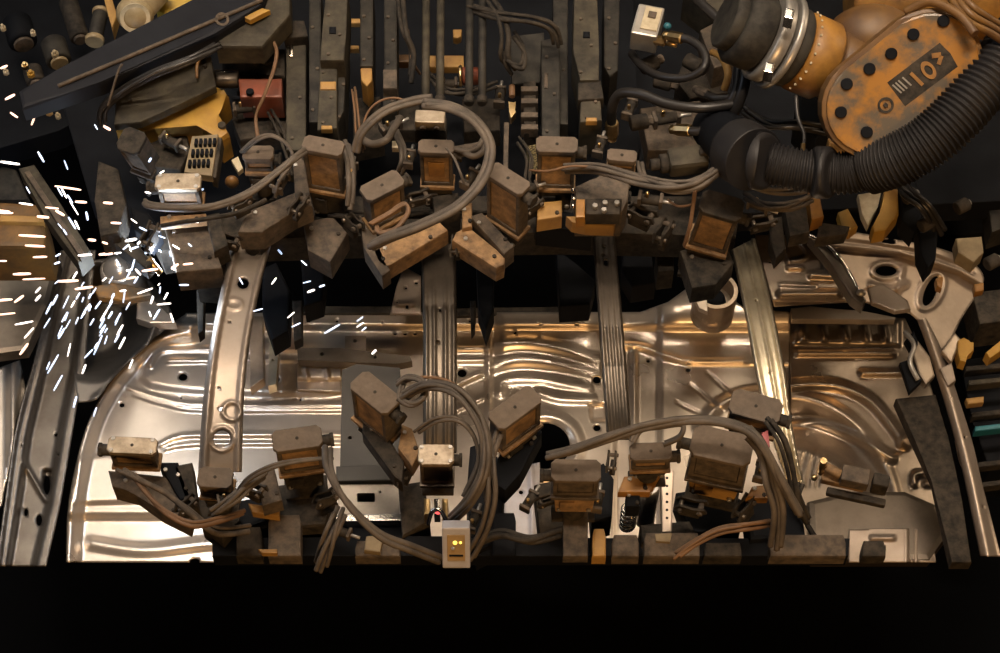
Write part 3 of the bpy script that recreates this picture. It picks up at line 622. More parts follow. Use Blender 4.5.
# ================================================================== fixture frame
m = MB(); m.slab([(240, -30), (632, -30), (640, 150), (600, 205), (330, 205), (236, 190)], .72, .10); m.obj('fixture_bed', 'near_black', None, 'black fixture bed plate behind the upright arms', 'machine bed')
m = MB(); m.slab([(150, 232), (240, 212), (300, 196), (540, 196), (700, 196), (740, 210), (736, 236), (560, 232), (350, 236), (240, 240), (160, 252)], .93, .12); m.obj('fixture_rail', 'dusty_dark', None, 'dark cross rail carrying the far row of clamps', 'fixture rail')
lrail = thing('fixture_rail', 'grey-brown cross rail carrying the near row of clamps', 'fixture rail', P(520, 556, .8))
m = MB(); m.slab([(212, 538), (420, 536), (600, 538), (850, 538), (848, 556), (212, 556)], .9, .06); m.obj('beam', 'near_black', lrail)
for (a, b, c, d, mm, zz) in ((268, 514, 301, 566, 'dusty', 1.02), (236, 526, 262, 566, 'dusty_dark', .98), (355, 540, 400, 566, 'dusty', .98), (612, 534, 639, 566, 'dusty', 1.0), (644, 532, 700, 566, 'dusty', 1.02), (704, 542, 742, 566, 'dusty_dark', 1.0), (492, 512, 516, 566, 'near_black', 1.0), (592, 528, 606, 566, 'ochre', .96), (862, 540, 886, 566, 'dusty_dark', .7), (770, 534, 846, 566, 'dusty', .98)):
    m = MB(); m.slab([(a + 2, b), (c - 2, b), (c, b + 8), (c, 556), (a, 556), (a, b + 8)], zz, .05, .008); m.obj('rail_block', mm, lrail)
m = MB(); m.slab([(248, 503), (279, 507), (279, 516), (252, 512)], 1.05, .03); m.obj('amber_plate', 'ochre', lrail)
m = MB(); m.slab([(258, 549), (277, 549), (277, 553), (262, 553)], 1.06, .02, .002); m.obj('amber_plate', 'ochre', lrail)
m = MB(); m.slab([(366, 536), (384, 534), (380, 552), (364, 550)], 1.0, .03); m.obj('pale_plate', 'tan_board', lrail)
m = MB(); m.slab([(655, 534), (672, 533), (670, 542), (656, 541)], 1.03, .01, .001); m.obj('worn_patch', 'tan_board', lrail)
# dark plates over the floor
dp = thing('bracket_plate', 'tall dark bracket plate with a slotted lower box, under the diagonal clamp', 'bracket', P(370, 480, .6))
m = MB(); m.slab([(342, 370), (356, 364), (400, 368), (400, 466), (340, 468)], .78, .02, .003, [ell(350, 438, 2.2, 2, 10)]); m.obj('upright_plate', 'plate_dark', dp)
m = MB(); m.slab([(336, 466), (402, 464), (402, 480), (336, 481)], .82, .05); m.obj('fold', 'plate_dark', dp)
m = MB(); m.slab([(338, 482), (398, 481), (400, 516), (338, 516)], .80, .06, .0, [rrect(357, 493, 375, 502, 1.5), ell(380, 492, 1.4, 1.4, 8)]); m.obj('slotted_box', 'member_steel', dp)
m = MB(); m.slab([(314, 515), (414, 513), (416, 520), (316, 522)], .84, .03); m.obj('bright_edge', 'chrome', dp)
m = MB(); m.slab([(315, 522), (415, 520), (412, 540), (318, 540)], .80, .06); m.obj('skirt', 'near_black', dp)
m = MB(); m.slab([(424, 378), (455, 378), (456, 445), (424, 445)], .80, .05); m.obj('guide_plate', 'dusty_dark', None, 'dark guide plate under the ribbed roof bow', 'plate')
gc = thing('guide_column', 'bluish polished guide column beside the spring below the orange plate', 'guide', P(650, 510, .5))
m = MB(); F = Fr(650, 486, .95, 0); m.cyl(F, (0, 0, -80), (0, 0, 0), 10, n=24); m.obj('column', 'silver', gc)
m = MB(); m.slab([(661, 474), (674, 470), (672, 531), (662, 532)], .95, .05); m.obj('drilled_strip', 'quarter_steel', gc)
for y in (478, 486, 494, 502, 510, 518):
    m = MB(); m.cyl(Fr(667, y, .95), (0, 0, -2), (0, 0, .6), 1.5, n=8); m.obj('strip_hole', 'near_black', gc)
sp = thing('coil_spring', 'short bright coil spring standing below the orange plate', 'spring', P(627, 528, .7))
F = Fr(627, 528, .85); m = MB(); m.tube([F @ Vector((6.5 * math.cos(a * .7), 6.5 * math.sin(a * .7), a * 1.05)) for a in range(46)], .0055, 8, 2); m.obj('coil', 'chrome', sp)
m = MB(); m.cyl(F, (0, 0, -4), (0, 0, 50), 3.5, n=14); m.obj('rod', 'silver', sp)
# upright arms at the top
def armp(name, label, parts, cat='support arm', group=None):
    x = parts[0][1][0]; t = thing(name, label, cat, P(x[0], x[1], .8), group)
    for (nm, pts, zz, th, mm) in parts:
        m = MB(); m.slab(pts, zz, th, .006); ao = m.obj(nm, mm, t)
        if 'beam' in nm:
            ys = [p[1] for p in pts]; y0, y1 = max(4, min(ys)), max(ys)
            for f in (.2, .55, .9):
                y = y0 + (y1 - y0) * f; e = [p[0] for p in pts]; bx = min(e) + (max(e) - min(e)) * (.3 if f != .55 else .7)
                FB = Fr(bx, y, zz); m = MB(); m.cyl(FB, (0, 0, -1), (0, 0, 1.6), 1.9, n=6, smooth=False); m.obj('bolt', 'dusty', ao)
    return t
def q(x0, y0, x1, y1): return [(x0, y0), (x1, y0), (x1, y1), (x0, y1)]
armp('support_arm', 'grey box arm whose end carries a bright hook, beside the red cylinder', [('box_beam', q(286, 34, 306, 150), 1.12, .16, 'frame_olive'), ('end_cap', [(284, 20), (304, 20), (308, 36), (284, 38)], 1.16, .14, 'dusty_dark'), ('hook_plate', q(289, 42, 293, 56), 1.13, .01, 'chrome')])
armp('support_arm', 'plain dark arm between the hooked arm and the orange-banded arm', [('box_beam', q(309, -12, 321, 122), 1.18, .18, 'frame_grey')])
armp('support_arm', 'broad olive arm with one orange band, above the large tan clamp', [('upper_beam', [(326, -12), (348, -12), (346, 34), (344, 60), (320, 60), (322, 34)], 1.24, .16, 'frame_olive'), ('lower_beam', [(320, 58), (337, 58), (337, 128), (317, 130)], 1.2, .16, 'frame_olive'), ('side_beam', [(337, 34), (347, 34), (344, 110), (336, 126)], 1.16, .16, 'frame_grey'), ('orange_band', q(320, 81, 336, 89), 1.206, .02, 'ochre'), ('orange_foot', q(321, 125, 332, 129), 1.21, .02, 'ochre'), ('slot', q(329, 26, 336, 33), 1.245, .01, 'near_black')])
armp('support_arm', 'narrow grey arm with an orange end, beside the bundle of thin tan wires', [('box_beam', q(360, -12, 373, 66), 1.18, .14, 'frame_grey'), ('orange_end', [(360, 63), (372, 63), (372, 80), (367, 86), (361, 80)], 1.17, .10, 'ochre')])
armp('support_arm', 'slim grey arm with a lighter sleeve, between the orange end and the twin pipes', [('box_beam', q(384, -12, 397, 70), 1.16, .14, 'frame_grey'), ('sleeve', q(383, 69, 397, 88), 1.18, .14, 'dusty'), ('lower_beam', q(383, 88, 396, 112), 1.14, .14, 'frame_grey')])
for x, lab, mm in ((425.5, 'thin upright pipe nearest the sleeved arm', 'frame_olive'), (440, 'thin upright pipe over the amber plates', 'frame_olive'), (469, 'thin upright pipe crossing the red roller', 'frame_grey'), (482, 'thin upright pipe beside the red roller end', 'frame_grey')):
    t = thing('frame_pipe', lab, 'pipe', P(x, 95, 1.1)); m = MB(); m.tube([P(x + .8, -20, 1.2), P(x, 104, 1.2)], .012, 14); m.obj('tube', mm, t)
    m = MB(); m.cyl(Fr(x, 100, 1.2), (0, -4, 0), (0, 4, 0), 5.2, n=16); m.obj('collar', 'dusty_dark', t)
armp('amber_plate', 'amber plate crossing behind the twin pipes', [('plate', q(428, 55, 436, 67), 1.02, .03, 'ochre'), ('second_plate', q(442, 55, 464, 67), 1.02, .03, 'ochre')], 'plate')
armp('amber_plate', 'small amber tab high up between the pipes', [('plate', [(453, 29), (462, 29), (461, 36), (457, 38), (453, 37)], 1.0, .03, 'ochre')], 'plate')
armp('amber_plate', 'dark orange plate beside the sleeved arm', [('plate', q(396, 54, 410, 62), 1.0, .03, 'orange_dark')], 'plate')
armp('amber_plate', 'thin amber strip beyond the orange-banded arm', [('plate', q(347, 18, 361, 23), 1.0, .02, 'ochre')], 'plate')
armp('amber_plate', 'thin amber strip below the other strip beside the orange-banded arm', [('plate', q(347, 45, 359, 49), 1.0, .02, 'ochre')], 'plate')
rr = thing('red_roller', 'small red roller with a bright end ring behind the upright pipes', 'roller', P(468, 77, .95))
F = Fr(468, 76, 1.06); m = MB(); m.cyl(F, (-6, 0, 0), (12, 0, 0), 9, n=20); m.obj('drum', 'red', rr)
m = MB(); m.cyl(F, (-9, 0, 0), (-6, 0, 0), 11, n=20); m.obj('end_ring', 'brass', rr)
armp('support_arm', 'grey plate arm with a small name plate, nearest the shadowed gap', [('box_beam', [(541, 40), (560, 36), (560, 140), (542, 142)], 1.14, .14, 'frame_grey'), ('name_plate', q(544, 72, 548, 88), 1.145, .006, 'dusty')])
armp('support_arm', 'long dark beam behind the plate arm with the name plate', [('box_beam', q(553, -12, 568, 124), 1.08, .18, 'frame_grey')])
armp('support_arm', 'broad curved arm with one slot, above the small low clamp', [('upper_beam', [(574, -12), (597, -12), (599, 50), (599, 80), (580, 80), (573, 50)], 1.22, .16, 'frame_olive'), ('lower_beam', [(581, 80), (599, 78), (602, 120), (580, 122)], 1.2, .16, 'frame_olive'), ('orange_foot', q(586, 117, 597, 121), 1.206, .02, 'ochre'), ('slot', q(583, 31, 590, 37), 1.226, .01, 'near_black'), ('joint_plate', [(578, 82), (601, 80), (604, 98), (578, 100)], 1.21, .05, 'dusty_dark')])
armp('support_arm', 'short dark arm beside the valve with the pale plate', [('box_beam', [(604, -12), (620, -12), (618, 70), (610, 76), (604, 66)], 1.12, .16, 'frame_grey')])
armp('side_plate', 'dark stepped plate behind the thin tan wires', [('plate', [(352, 98), (380, 96), (384, 140), (354, 146)], .98, .08, 'dusty_dark'), ('step', q(396, 100, 420, 130), 1.0, .06, 'dusty_dark')], 'plate')
armp('side_plate', 'dark wide plate below the loose wires at the top', [('plate', [(510, 36), (544, 32), (546, 82), (512, 84)], .98, .06, 'frame_grey'), ('foot', [(462, 98), (500, 98), (500, 130), (464, 132)], .96, .08, 'dusty_dark')], 'plate')
ca = thing('limit_switch', 'tall jointed switch with a bright brass star beside the shadowed gap', 'switch', P(515, 110, 1.0))
m = MB(); m.slab([(523, 82), (536, 80), (536, 132), (524, 134)], 1.1, .06); m.obj('body', 'dusty_dark', ca)
for y in (86, 98, 112, 124):
    m = MB(); m.slab(q(521, y, 538, y + 5), 1.12, .04, .003); m.obj('clip', 'dusty', ca)
m = MB(); m.slab([(508, 101), (512, 103), (516, 101), (514, 107), (516, 112), (511, 118), (509, 111), (510, 106)], 1.12, .03, .003); m.obj('brass_star', 'brass', ca)
m = MB(); m.cyl(Fr(512, 92, 1.12), (0, -6, 0), (0, 8, 0), 3.2, n=12); m.obj('plunger', 'cable_tan', ca)
m = MB(); m.slab([(504, 122), (509, 122), (508, 170), (503, 170)], 1.08, .03, .003); m.obj('rod', 'dusty', ca)
# slabs coloured pale to stand in for brightly lit concrete floor
for (pts, lab, zz) in (([(341, 206), (352, 206), (358, 218), (360, 238), (348, 248), (338, 244)], 'speckled pale patch coloured as lit concrete floor below the large tan clamp', .55), ([(268, 232), (280, 232), (280, 246), (270, 250)], 'speckled pale patch coloured as lit concrete floor beside the far end of the broad roof bow', .55), ([(526, 146), (536, 144), (538, 170), (532, 168)], 'speckled pale patch coloured as lit concrete floor beside the upright tan clamp', .8), ([(528, 222), (538, 218), (537, 236), (530, 236)], 'speckled pale patch coloured as lit concrete floor under the leaning clamp by the narrow bow', .6)):
    m = MB(); m.slab(pts, zz, .03, .002); m.obj('lit_floor_patch', 'speckle', None, lab, 'lit floor patch')
m = MB(); m.slab(q(392, 140, 403, 148), 1.0, .02, .002); m.obj('paper_tag', 'pale', None, 'pale square tag inside the cable ring', 'tag')
# pale dark hangings below the far rail
for (pts, mm, zz, lab) in (([(186, 246), (222, 250), (222, 286), (196, 284)], 'dusty_dark', .85, 'brown clamp foot plate between the sparks and the broad roof bow'), ([(262, 268), (276, 262), (290, 290), (288, 330), (272, 340), (262, 310)], 'near_black', .5, 'black rounded jaw beside the broad roof bow'), ([(300, 250), (318, 246), (326, 262), (322, 300), (304, 306)], 'near_black', .5, 'black hanging foot beside the shadowed door gap'), ([(556, 248), (574, 262), (596, 280), (590, 304), (560, 306)], 'near_black', .45, 'dark brown foot under the narrow roof bow'), ([(622, 240), (650, 244), (656, 282), (632, 286), (622, 270)], 'near_black', .6, 'dark hanging block between the narrow bow and the big dark clamp'), ([(656, 252), (674, 250), (674, 270), (658, 272)], 'dusty_dark', .75, 'small square block beneath the big dark clamp'), ([(476, 262), (494, 262), (494, 306), (486, 330), (478, 306)], 'near_black', .6, 'black strap hanging beside the ribbed roof bow')):
    m = MB(); m.slab(pts, zz, .10, .008); m.obj('hanging_block', mm, None, lab, 'fixture block')
for i, (pts, zz, lab) in enumerate((([(292, 300), (302, 300), (302, 338), (294, 342)], .5, 'dark slim locating pin hanging over the sill beside the broad bow'), ([(196, 290), (204, 290), (203, 330), (198, 334)], .6, 'dark slim locating pin hanging beside the sparks'), ([(470, 300), (476, 300), (475, 326), (471, 332)], .5, 'dark slim locating pin hanging beside the ribbed bow'))):
    m = MB(); m.slab(pts, zz, .05, .006); m.obj('locating_pin', 'dusty_dark', None, lab, 'locating pin')
# sill bar in the dark gap
m = MB(); m.slab([(300, 306), (396, 306), (396, 313), (300, 313)], .05, .05, .004); m.obj('door_sill', 'frame_grey', None, 'dark sill strip along the far edge of the car floor', 'sill')
m = MB(); m.slab([(457, 308), (590, 306), (560, 314), (457, 316)], .05, .05, .004); m.obj('door_sill', 'dusty_dark', None, 'brownish sill strip between the ribbed and narrow roof bows', 'sill')
# ================================================================== upper corner beside the yellow machine
bm_ = thing('diagonal_beam', 'long dark blue-grey beam slanting across the upper corner', 'beam', P(120, 60, 1.0))
m = MB(); m.slab([(18, 91), (60, 68), (190, 1), (230, -20), (270, -20), (262, 4), (214, 34), (100, 82), (22, 108)], 1.3, .06, .012); m.obj('box_beam', 'beam_blue', bm_)
m = MB(); m.tube(W([(58, 86, 1.305), (130, 56, 1.305), (262, 0, 1.305)]), .006); m.obj('edge_rib', 'dusty', bm_)
m = MB(); m.slab([(214, 12), (252, -4), (290, -10), (290, 14), (262, 46), (216, 46)], 1.26, .08, .01); m.obj('end_plate', 'frame_olive', bm_)
m = MB(); m.slab([(244, 17), (262, 8), (270, 10), (250, 20)], 1.29, .02, .002); m.obj('pale_strip', 'yellow', bm_)
m = MB(); m.ring(Fr(222, 20, 1.3), (0, 0, 0), (.2, -.4, 1), 7, 4.5, 3); m.obj('eye_ring', 'dusty', bm_)
gp = thing('cover_plate', 'flat grey-brown cover plate lying over the yellow casting', 'plate', P(160, 95, 1.0))
m = MB(); m.slab([(116, 90), (140, 76), (211, 56), (216, 86), (184, 102), (140, 122), (114, 124)], 1.18, .03, .006); m.obj('sheet', 'frame_olive', gp)
for x, y in ((130, 100), (205, 66)):
    m = MB(); m.cyl(Fr(x, y, 1.185), (0, 0, -2), (0, 0, 1.5), 2.2, n=6, smooth=False); m.obj('bolt', 'dusty_dark', gp)
yc = thing('yellow_casting', 'forked ochre yellow casting under the grey cover plate', 'casting', P(180, 118, .9))
m = MB(); m.slab(curve([(115, 127), (150, 111), (185, 97), (211, 84), (228, 93)], 3) + [(214, 108), (222, 118), (229, 132), (219, 139), (200, 120), (160, 123), (132, 135)], 1.12, .12, .02); m.obj('fork', 'yellow', yc)
m = MB(); m.cyl(Fr(222, 126, 1.12), (0, 0, -6), (0, 0, 3), 4, n=14); m.obj('pivot', 'dusty_dark', yc)
rc = thing('red_cylinder', 'red actuator block with a bright steel rod beneath the slanting beam', 'actuator', P(245, 92, .95))
m = MB(); m.slab([(238, 78), (282, 78), (282, 97), (240, 97)], 1.12, .10, .008); m.obj('block', 'red', rc)
F = Fr(225, 80, 1.1); m = MB(); m.cyl(F, (-14, 0, 0), (14, 0, 0), 8.5, n=20); m.obj('barrel', 'bow_steel', rc)
m = MB(); m.cyl(F, (-17, 0, 0), (-13, 0, 0), 10.5, n=20); m.obj('end_ring', 'silver', rc)
m = MB(); m.cyl(F, (-10, 6, 6), (14, 6, 6), 1.6, n=10); m.obj('tie_rod', 'chrome', rc)
m = MB(); m.cyl(Fr(250, 92, 1.13), (0, 0, -2), (0, 0, 2), 4, n=14); m.obj('bolt', 'near_black', rc)
hb = thing('hose_manifold', 'dark grey block with two round ports below the slanting beam end', 'manifold', P(262, 60, .95))
m = MB(); m.slab([(220, 46), (285, 48), (285, 76), (262, 74), (222, 70)], 1.1, .12, .01); m.obj('block', 'dusty_dark', hb)
for x in (256, 267):
    m = MB(); m.cyl(Fr(x, 61, 1.1), (0, 0, -2), (0, 0, 3), 6, n=18); m.obj('port', 'frame_grey', hb)
m = MB(); m.slab([(220, 44), (238, 44), (258, 46), (258, 51), (222, 56)], 1.13, .03); m.obj('orange_bracket', 'orange_dark', hb)
m = MB(); m.slab([(232, 98), (285, 98), (288, 132), (240, 140), (232, 120)], 1.0, .08, .008); m.obj('machine_plate', 'dusty_dark', None, 'dark bolted plate below the red actuator', 'plate')
tr = thing('terminal_tray', 'small tan tray of square cells behind the pale-lidded clamp', 'tray', P(202, 155, 1.0))
m = MB(); m.slab([(192, 136), (218, 134), (212, 176), (184, 172)], 1.16, .03, .003); m.obj('board', 'tan_board', tr)
for r in range(3):
    for c in range(5):
        x = 196 + c * 4.6 - r * 3.2; y = 141.5 + r * 10.5 + c * -.15
        m = MB(); m.slab([(x - 1.1, y - 3), (x + 1.7, y - 3), (x + .8, y + 3), (x - 2, y + 3)], 1.175, .015, 0); m.obj('cell', 'near_black', tr)
m = MB(); m.slab([(216, 136), (222, 138), (216, 178), (211, 176)], 1.15, .05, .003); m.obj('side_wall', 'dusty_dark', tr)
m = MB(); m.slab([(231, 160), (238, 156), (243, 168), (238, 172)], 1.1, .02, .003); m.obj('pale_tag', 'pale', None, 'pale tag between the tray of cells and the small ridged clamp', 'tag')
m = MB(); m.ball(Fr(232, 182, 1.1), (0, 0, 0), 7, (1, .8, 1.2)); m.obj('rubber_stop', 'orange_dark', None, 'small rusty orange stop beside the small ridged clamp', 'stop')
m = MB(); m.slab([(150, 128), (186, 128), (190, 150), (180, 170), (150, 166), (142, 148)], 1.05, .10, .01); m.obj('hinge_block', 'dusty_dark', None, 'dark hinge block between the tilted clamp and the tray of cells', 'fixture block')
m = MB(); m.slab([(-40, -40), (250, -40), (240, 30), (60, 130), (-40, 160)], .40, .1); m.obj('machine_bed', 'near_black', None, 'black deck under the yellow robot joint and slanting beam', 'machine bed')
# yellow robot behind the beam
yr = thing('yellow_robot', 'yellow robot joint half hidden above the slanting beam', 'robot', P(140, 14, .8))
m = MB(); m.slab([(150, -20), (200, -20), (196, 6), (170, 18), (156, 10)], 1.05, .2, .03); m.obj('arm_casting', 'yellow_bright', yr)
F = Fr(135, 14, 1.1); m = MB(); m.ball(F, (0, 0, 0), 19, (1, .9, 1)); m.cyl(F, (4, 6, 0), (22, 34, 6), 15, 17, 24); m.obj('wrist', 'ivory', yr)
m = MB(); m.ring(F, (2, -10, 6), (.2, -.8, .5), 15, 11, 3); m.obj('flange_ring', 'pale', yr)
F = Fr(99, 24, 1.0); m = MB(); m.cyl(F, (0, 14, 0), (-2, -22, 0), 7.5, n=20); m.obj('gear_motor', 'frame_grey', yr)
m = MB(); m.cyl(F, (0, 18, 0), (0, 13, 0), 8.5, n=20); m.obj('motor_flange', 'ivory', yr)
m = MB(); m.cyl(F, (-2, -18, 0), (-2, -24, 0), 9.5, n=20); m.obj('motor_cap', 'ivory', yr)
m = MB(); m.slab([(100, -16), (108, -16), (117, 14), (112, 30), (107, 10)], 1.05, .05, .01); m.obj('cable_arm', 'ochre', yr)
for (x, y, a, b, mm, lab) in ((56, 52, 16, 14, 'frame_grey', 'dark round motor at the edge behind the slanting beam'), (74, 20, 12, 26, 'dusty_dark', 'dark brown strut behind the gear motor'), (34, 76, 12, 10, 'dusty_dark', 'small brown coupling beside the slanting beam foot'), (20, 32, 18, 16, 'near_black', 'black drum in the dark corner')):
    t = thing('background_unit', lab, 'machine', P(x, y, .4)); F = Fr(x, y, .6, 20)
    m = MB(); m.cyl(F, (0, -b, 0), (0, b, 0), a * .8, n=22); m.obj('barrel', mm, t)
    m = MB(); m.cyl(F, (0, -b - 3, 0), (0, -b + 2, 0), a * .55, n=18); m.obj('end_cap', 'ivory' if mm == 'frame_grey' else 'dusty', t)
for i, (x, y, r, mm, lab) in enumerate(((3, 28, 3, 'pale', 'small pale bolt head at the dark corner edge'), (33, 33, 3, 'pale', 'pale bolt head beside the black drum'), (25, 66, 4, 'brass', 'brass nut beside the slanting beam foot'), (31, 74, 4, 'yellow', 'yellow nut under the brass one by the slanting beam foot'), (6, 72, 3, 'pale', 'pale bolt head at the picture edge beside the slanting beam'), (49, 112, 4, 'ochre', 'ochre fitting in the dark below the slanting beam'), (58, 116, 3, 'ivory', 'ivory fitting in the dark below the slanting beam'), (55, 54, 4, 'ivory', 'ivory cap on the dark round motor'))):
    F = Fr(x, y, .8); m = MB(); m.cyl(F, (0, 0, -3), (0, 0, 2), r, n=6, smooth=False); m.cyl(F, (0, 0, 1), (0, 0, 5), r * .5, n=10); m.obj('fitting', mm, None, lab, 'fitting')
# machinery under the sparks
sr = thing('slide_rail', 'dark slanting slide rail under the flying sparks', 'rail', P(52, 210, .6))
m = MB(); m.slab([(18, 168), (34, 164), (58, 200), (90, 250), (78, 262), (46, 218)], .9, .08, .008); m.obj('rail', 'frame_olive', sr)
m = MB(); m.slab([(24, 172), (29, 170), (84, 252), (80, 257)], .92, .03, .003); m.obj('guide_strip', 'dusty', sr)
oh = thing('orange_housing', 'dark orange machine housing behind the flying sparks', 'machine', P(20, 225, .4))
m = MB(); m.slab([(-20, 200), (40, 204), (46, 232), (44, 246), (-20, 246)], .62, .2, .015); m.obj('case', 'rust_case', oh)
m = MB(); m.slab([(-20, 214), (42, 216), (44, 222), (-20, 221)], .64, .03, .004); m.obj('band', 'ochre', oh)
wg = thing('welding_gun', 'dark welding gun arms reaching down to the weld point', 'welding gun', P(110, 220, .8))
m = MB(); m.slab([(98, 160), (118, 168), (126, 204), (118, 232), (100, 236), (94, 200)], 1.1, .10, .01); m.obj('arm', 'dusty_dark', wg)
m = MB(); m.slab([(100, 232), (112, 230), (140, 246), (152, 262), (146, 268), (128, 254)], 1.05, .06, .008); m.obj('lower_arm', 'frame_grey', wg)
F = Fr(150, 262, 1.04); m = MB(); m.cyl(F, (-3, 3, 2), (9, -4, -14), 4.5, 3, 14); m.obj('electrode', 'brass', wg)
m = MB(); m.slab([(130, 206), (148, 212), (160, 228), (150, 240), (134, 228)], 1.05, .08, .01); m.obj('transformer', 'near_black', wg)
for (pts, zz, mm, lab) in (([(-20, 250), (30, 246), (60, 262), (50, 300), (26, 350), (-20, 356)], .25, 'bow_steel', 'dull outer wing panel beside the side member'), ([(-20, 160), (16, 168), (30, 200), (-20, 200)], .3, 'frame_grey', 'dark guard plate above the orange housing')):
    m = MB(); m.slab(pts, zz, .05, .02); m.obj('side_guard', mm, None, lab, 'panel')

for (pts, zz, lab, mm) in (([(262, 486), (300, 482), (330, 496), (326, 524), (280, 528), (262, 512)], .95, 'dark stepped block under the wide tilted clamp', 'dusty_dark'), ([(196, 496), (232, 492), (240, 520), (222, 540), (200, 522)], .95, 'dark stepped block under the small near clamp', 'dusty_dark'), ([(398, 484), (424, 480), (430, 520), (402, 536)], .92, 'dark stepped block at the edge of the slotted box', 'dusty_dark'), ([(534, 484), (560, 478), (564, 530), (540, 540)], .92, 'dark stepped block below the leaning clamp', 'dusty_dark'), ([(640, 524), (690, 520), (700, 540), (642, 542)], .94, 'dark stepped block under the polished guide column', 'dusty_dark'), ([(744, 496), (800, 490), (806, 536), (750, 540)], .92, 'dark stepped block behind the falling cables', 'near_black')):
    m = MB(); m.slab(pts, zz, .10, .012); fb = m.obj('post_block', mm, None, lab, 'fixture block')
for (pts, zz, lab) in (([(470, 446), (488, 440), (506, 470), (500, 540), (476, 552), (466, 500)], .92, 'black post behind the loop of cables beside the bright-lidded clamp'), ([(588, 470), (604, 462), (614, 478), (612, 516), (592, 522)], .95, 'black post between the clamp under the thick cable and the orange-plated clamp'), ([(238, 500), (262, 496), (268, 520), (240, 530)], .92, 'black block in the tangle below the wide tilted clamp'), ([(676, 492), (716, 486), (744, 500), (740, 532), (690, 532)], .9, 'dark block beneath the large tilted clamp')):
    m = MB(); m.slab(pts, zz, .12, .01); m.obj('post_block', 'near_black', None, lab, 'fixture block')
# ================================================================== orange robot wrist
rb = thing('orange_robot', 'worn orange robot wrist with a bolted cover and silver tool flange, above the hose', 'robot', P(880, 90, 1.1))
A = Cf(900, 82, 1.68, 0, 8, -6)                    # cover plane, looking up to the viewer
def stad(cx, cy, L, r, ang, n=12):
    o = []; a = math.radians(ang)
    for s0, b in ((1, a - PI / 2), (-1, a + PI / 2)):
        for k in range(n + 1):
            t = b + PI * k / n; o.append((cx + s0 * L * math.cos(a) + r * math.cos(t), cy + s0 * L * math.sin(a) + r * math.sin(t)))
    return o
m = MB(); m.poly(A, stad(2, -2, 36, 52, 40), 62, 4); m.obj('gear_housing', 'orange_dark', rb)
m = MB(); m.poly(A @ Matrix.Translation((0, 0, 5)), stad(2, -2, 36, 47, 40), 9, 2.5); cov = m.obj('cover', 'orange_worn', rb)
for x, y in ((847, 84), (869, 69), (890, 54), (911, 35), (940, 22), (842, 112), (868, 132)):
    F = A @ Matrix.Translation((x - 900, 82 - y, 5)); m = MB(); m.cyl(F, (0, 0, -2), (0, 0, 3.5), 6, n=18); m.obj('cover_bolt', 'near_black', cov)
F = A @ Matrix.Translation((-14, -23, 5)); m = MB(); m.ring(F, (0, 0, 0), (0, 0, 1), 8, 5.5, 1.2); m.cyl(F, (0, 0, 0), (0, 0, 2), 2.4, n=14); m.obj('grease_plug', 'dusty_dark', cov)
NP = A @ Matrix.Translation((22, 8, 5.2)) @ Matrix.Rotation(math.radians(38), 4, 'Z')
m = MB(); m.poly(NP, [(-33, -15), (31, -15), (33, 0), (31, 15), (-33, 15)], 1.5, .4); pl = m.obj('name_plate', 'dusty_dark', cov)
m = MB(); N2 = NP @ Matrix.Translation((0, 0, .6))
for x in (-29, -25.5, -22, -17): m.box(N2, (1.6, 12, .6), (x, 4, 0), 0, rot=(0, 0, 10))
m.obj('worn_lettering', 'silver', pl)
m = MB()
m.box(N2, (3.4, 17, .8), (-8, 0, 0), 0, rot=(0, 0, 8))
m.ring(N2 @ Matrix.Diagonal((.62, 1, 1, 1)), (10, 0, 0), (0, 0, 1), 10, 5.5, .8)
m.box(N2, (9, 5, .8), (21, 7, 0), 0, rot=(0, 0, -30)); m.box(N2, (9, 4, .8), (21, 1, 0), 0, rot=(0, 0, 35))
m.obj('lettering', 'orange', pl)
# tool flange, drum and neck along one axis
d = Vector((.90, -.33, -.28)).normalized()
B = Cf(775, 40, 1.52)
def along(k): return d * k
m = MB(); m.cyl(B, along(-46), along(-14), 40, n=36); m.cyl(B, along(-58), along(-44), 30, n=30); m.obj('tool_changer', 'frame_grey', rb)
m = MB(); m.cyl(B, along(-14), along(0), 46, n=40); m.obj('flange_disc', 'silver', rb)
m = MB(); m.cyl(B, along(2), along(9), 49, n=40); m.obj('flange_disc', 'silver', rb)
m = MB(); m.cyl(B, along(9), along(24), 41, n=40); m.obj('flange_neck', 'frame_grey', rb)
m = MB(); m.cyl(B, along(24), along(62), 41, n=44); dr = m.obj('drum', 'orange', rb)
ax = d.orthogonal().normalized(); bx = d.cross(ax)
for k in range(26):
    a = 2 * PI * k / 26; c = along(29) + (ax * math.cos(a) + bx * math.sin(a)) * 41.2
    if c.z > -8:
        m = MB(); m.box(B @ Matrix.Translation(c), (2.2, 2.2, 2.2), (0, 0, 0), .4); m.obj('scale_mark', 'pale', dr)
m = MB(); m.cyl(B, along(62), along(104), 36, 34, 36); m.obj('wrist_neck', 'orange_dark', rb)
m = MB(); m.ball(Cf(872, 38, 1.44), (0, 0, 0), 40, (1.15, .85, .9), 28); m.obj('wrist_knuckle', 'orange_dark', rb)
m = MB(); m.cyl(Cf(905, 6, 1.42), (-55, 6, -10), (130, 14, -6), 40, 46, 32); m.obj('forearm', 'orange', rb)
for x, y in ((790, 12), (770, 66)):
    m = MB(); m.slab([(x - 4, y - 5), (x + 5, y - 3), (x + 3, y + 7), (x - 6, y + 5)], 1.72, .04, .006); m.obj('flange_clamp', 'chrome', rb)
m = MB(); m.tube(W([(905, 12, 1.78), (930, 2, 1.82), (958, 14, 1.84), (975, 34, 1.84)]), .012, 12); m.obj('housing_rim', 'orange_dark', rb)
m = MB(); m.slab([(828, 138), (838, 132), (848, 140), (842, 152), (830, 150)], 1.3, .05, .006); m.obj('lug', 'ochre', rb)
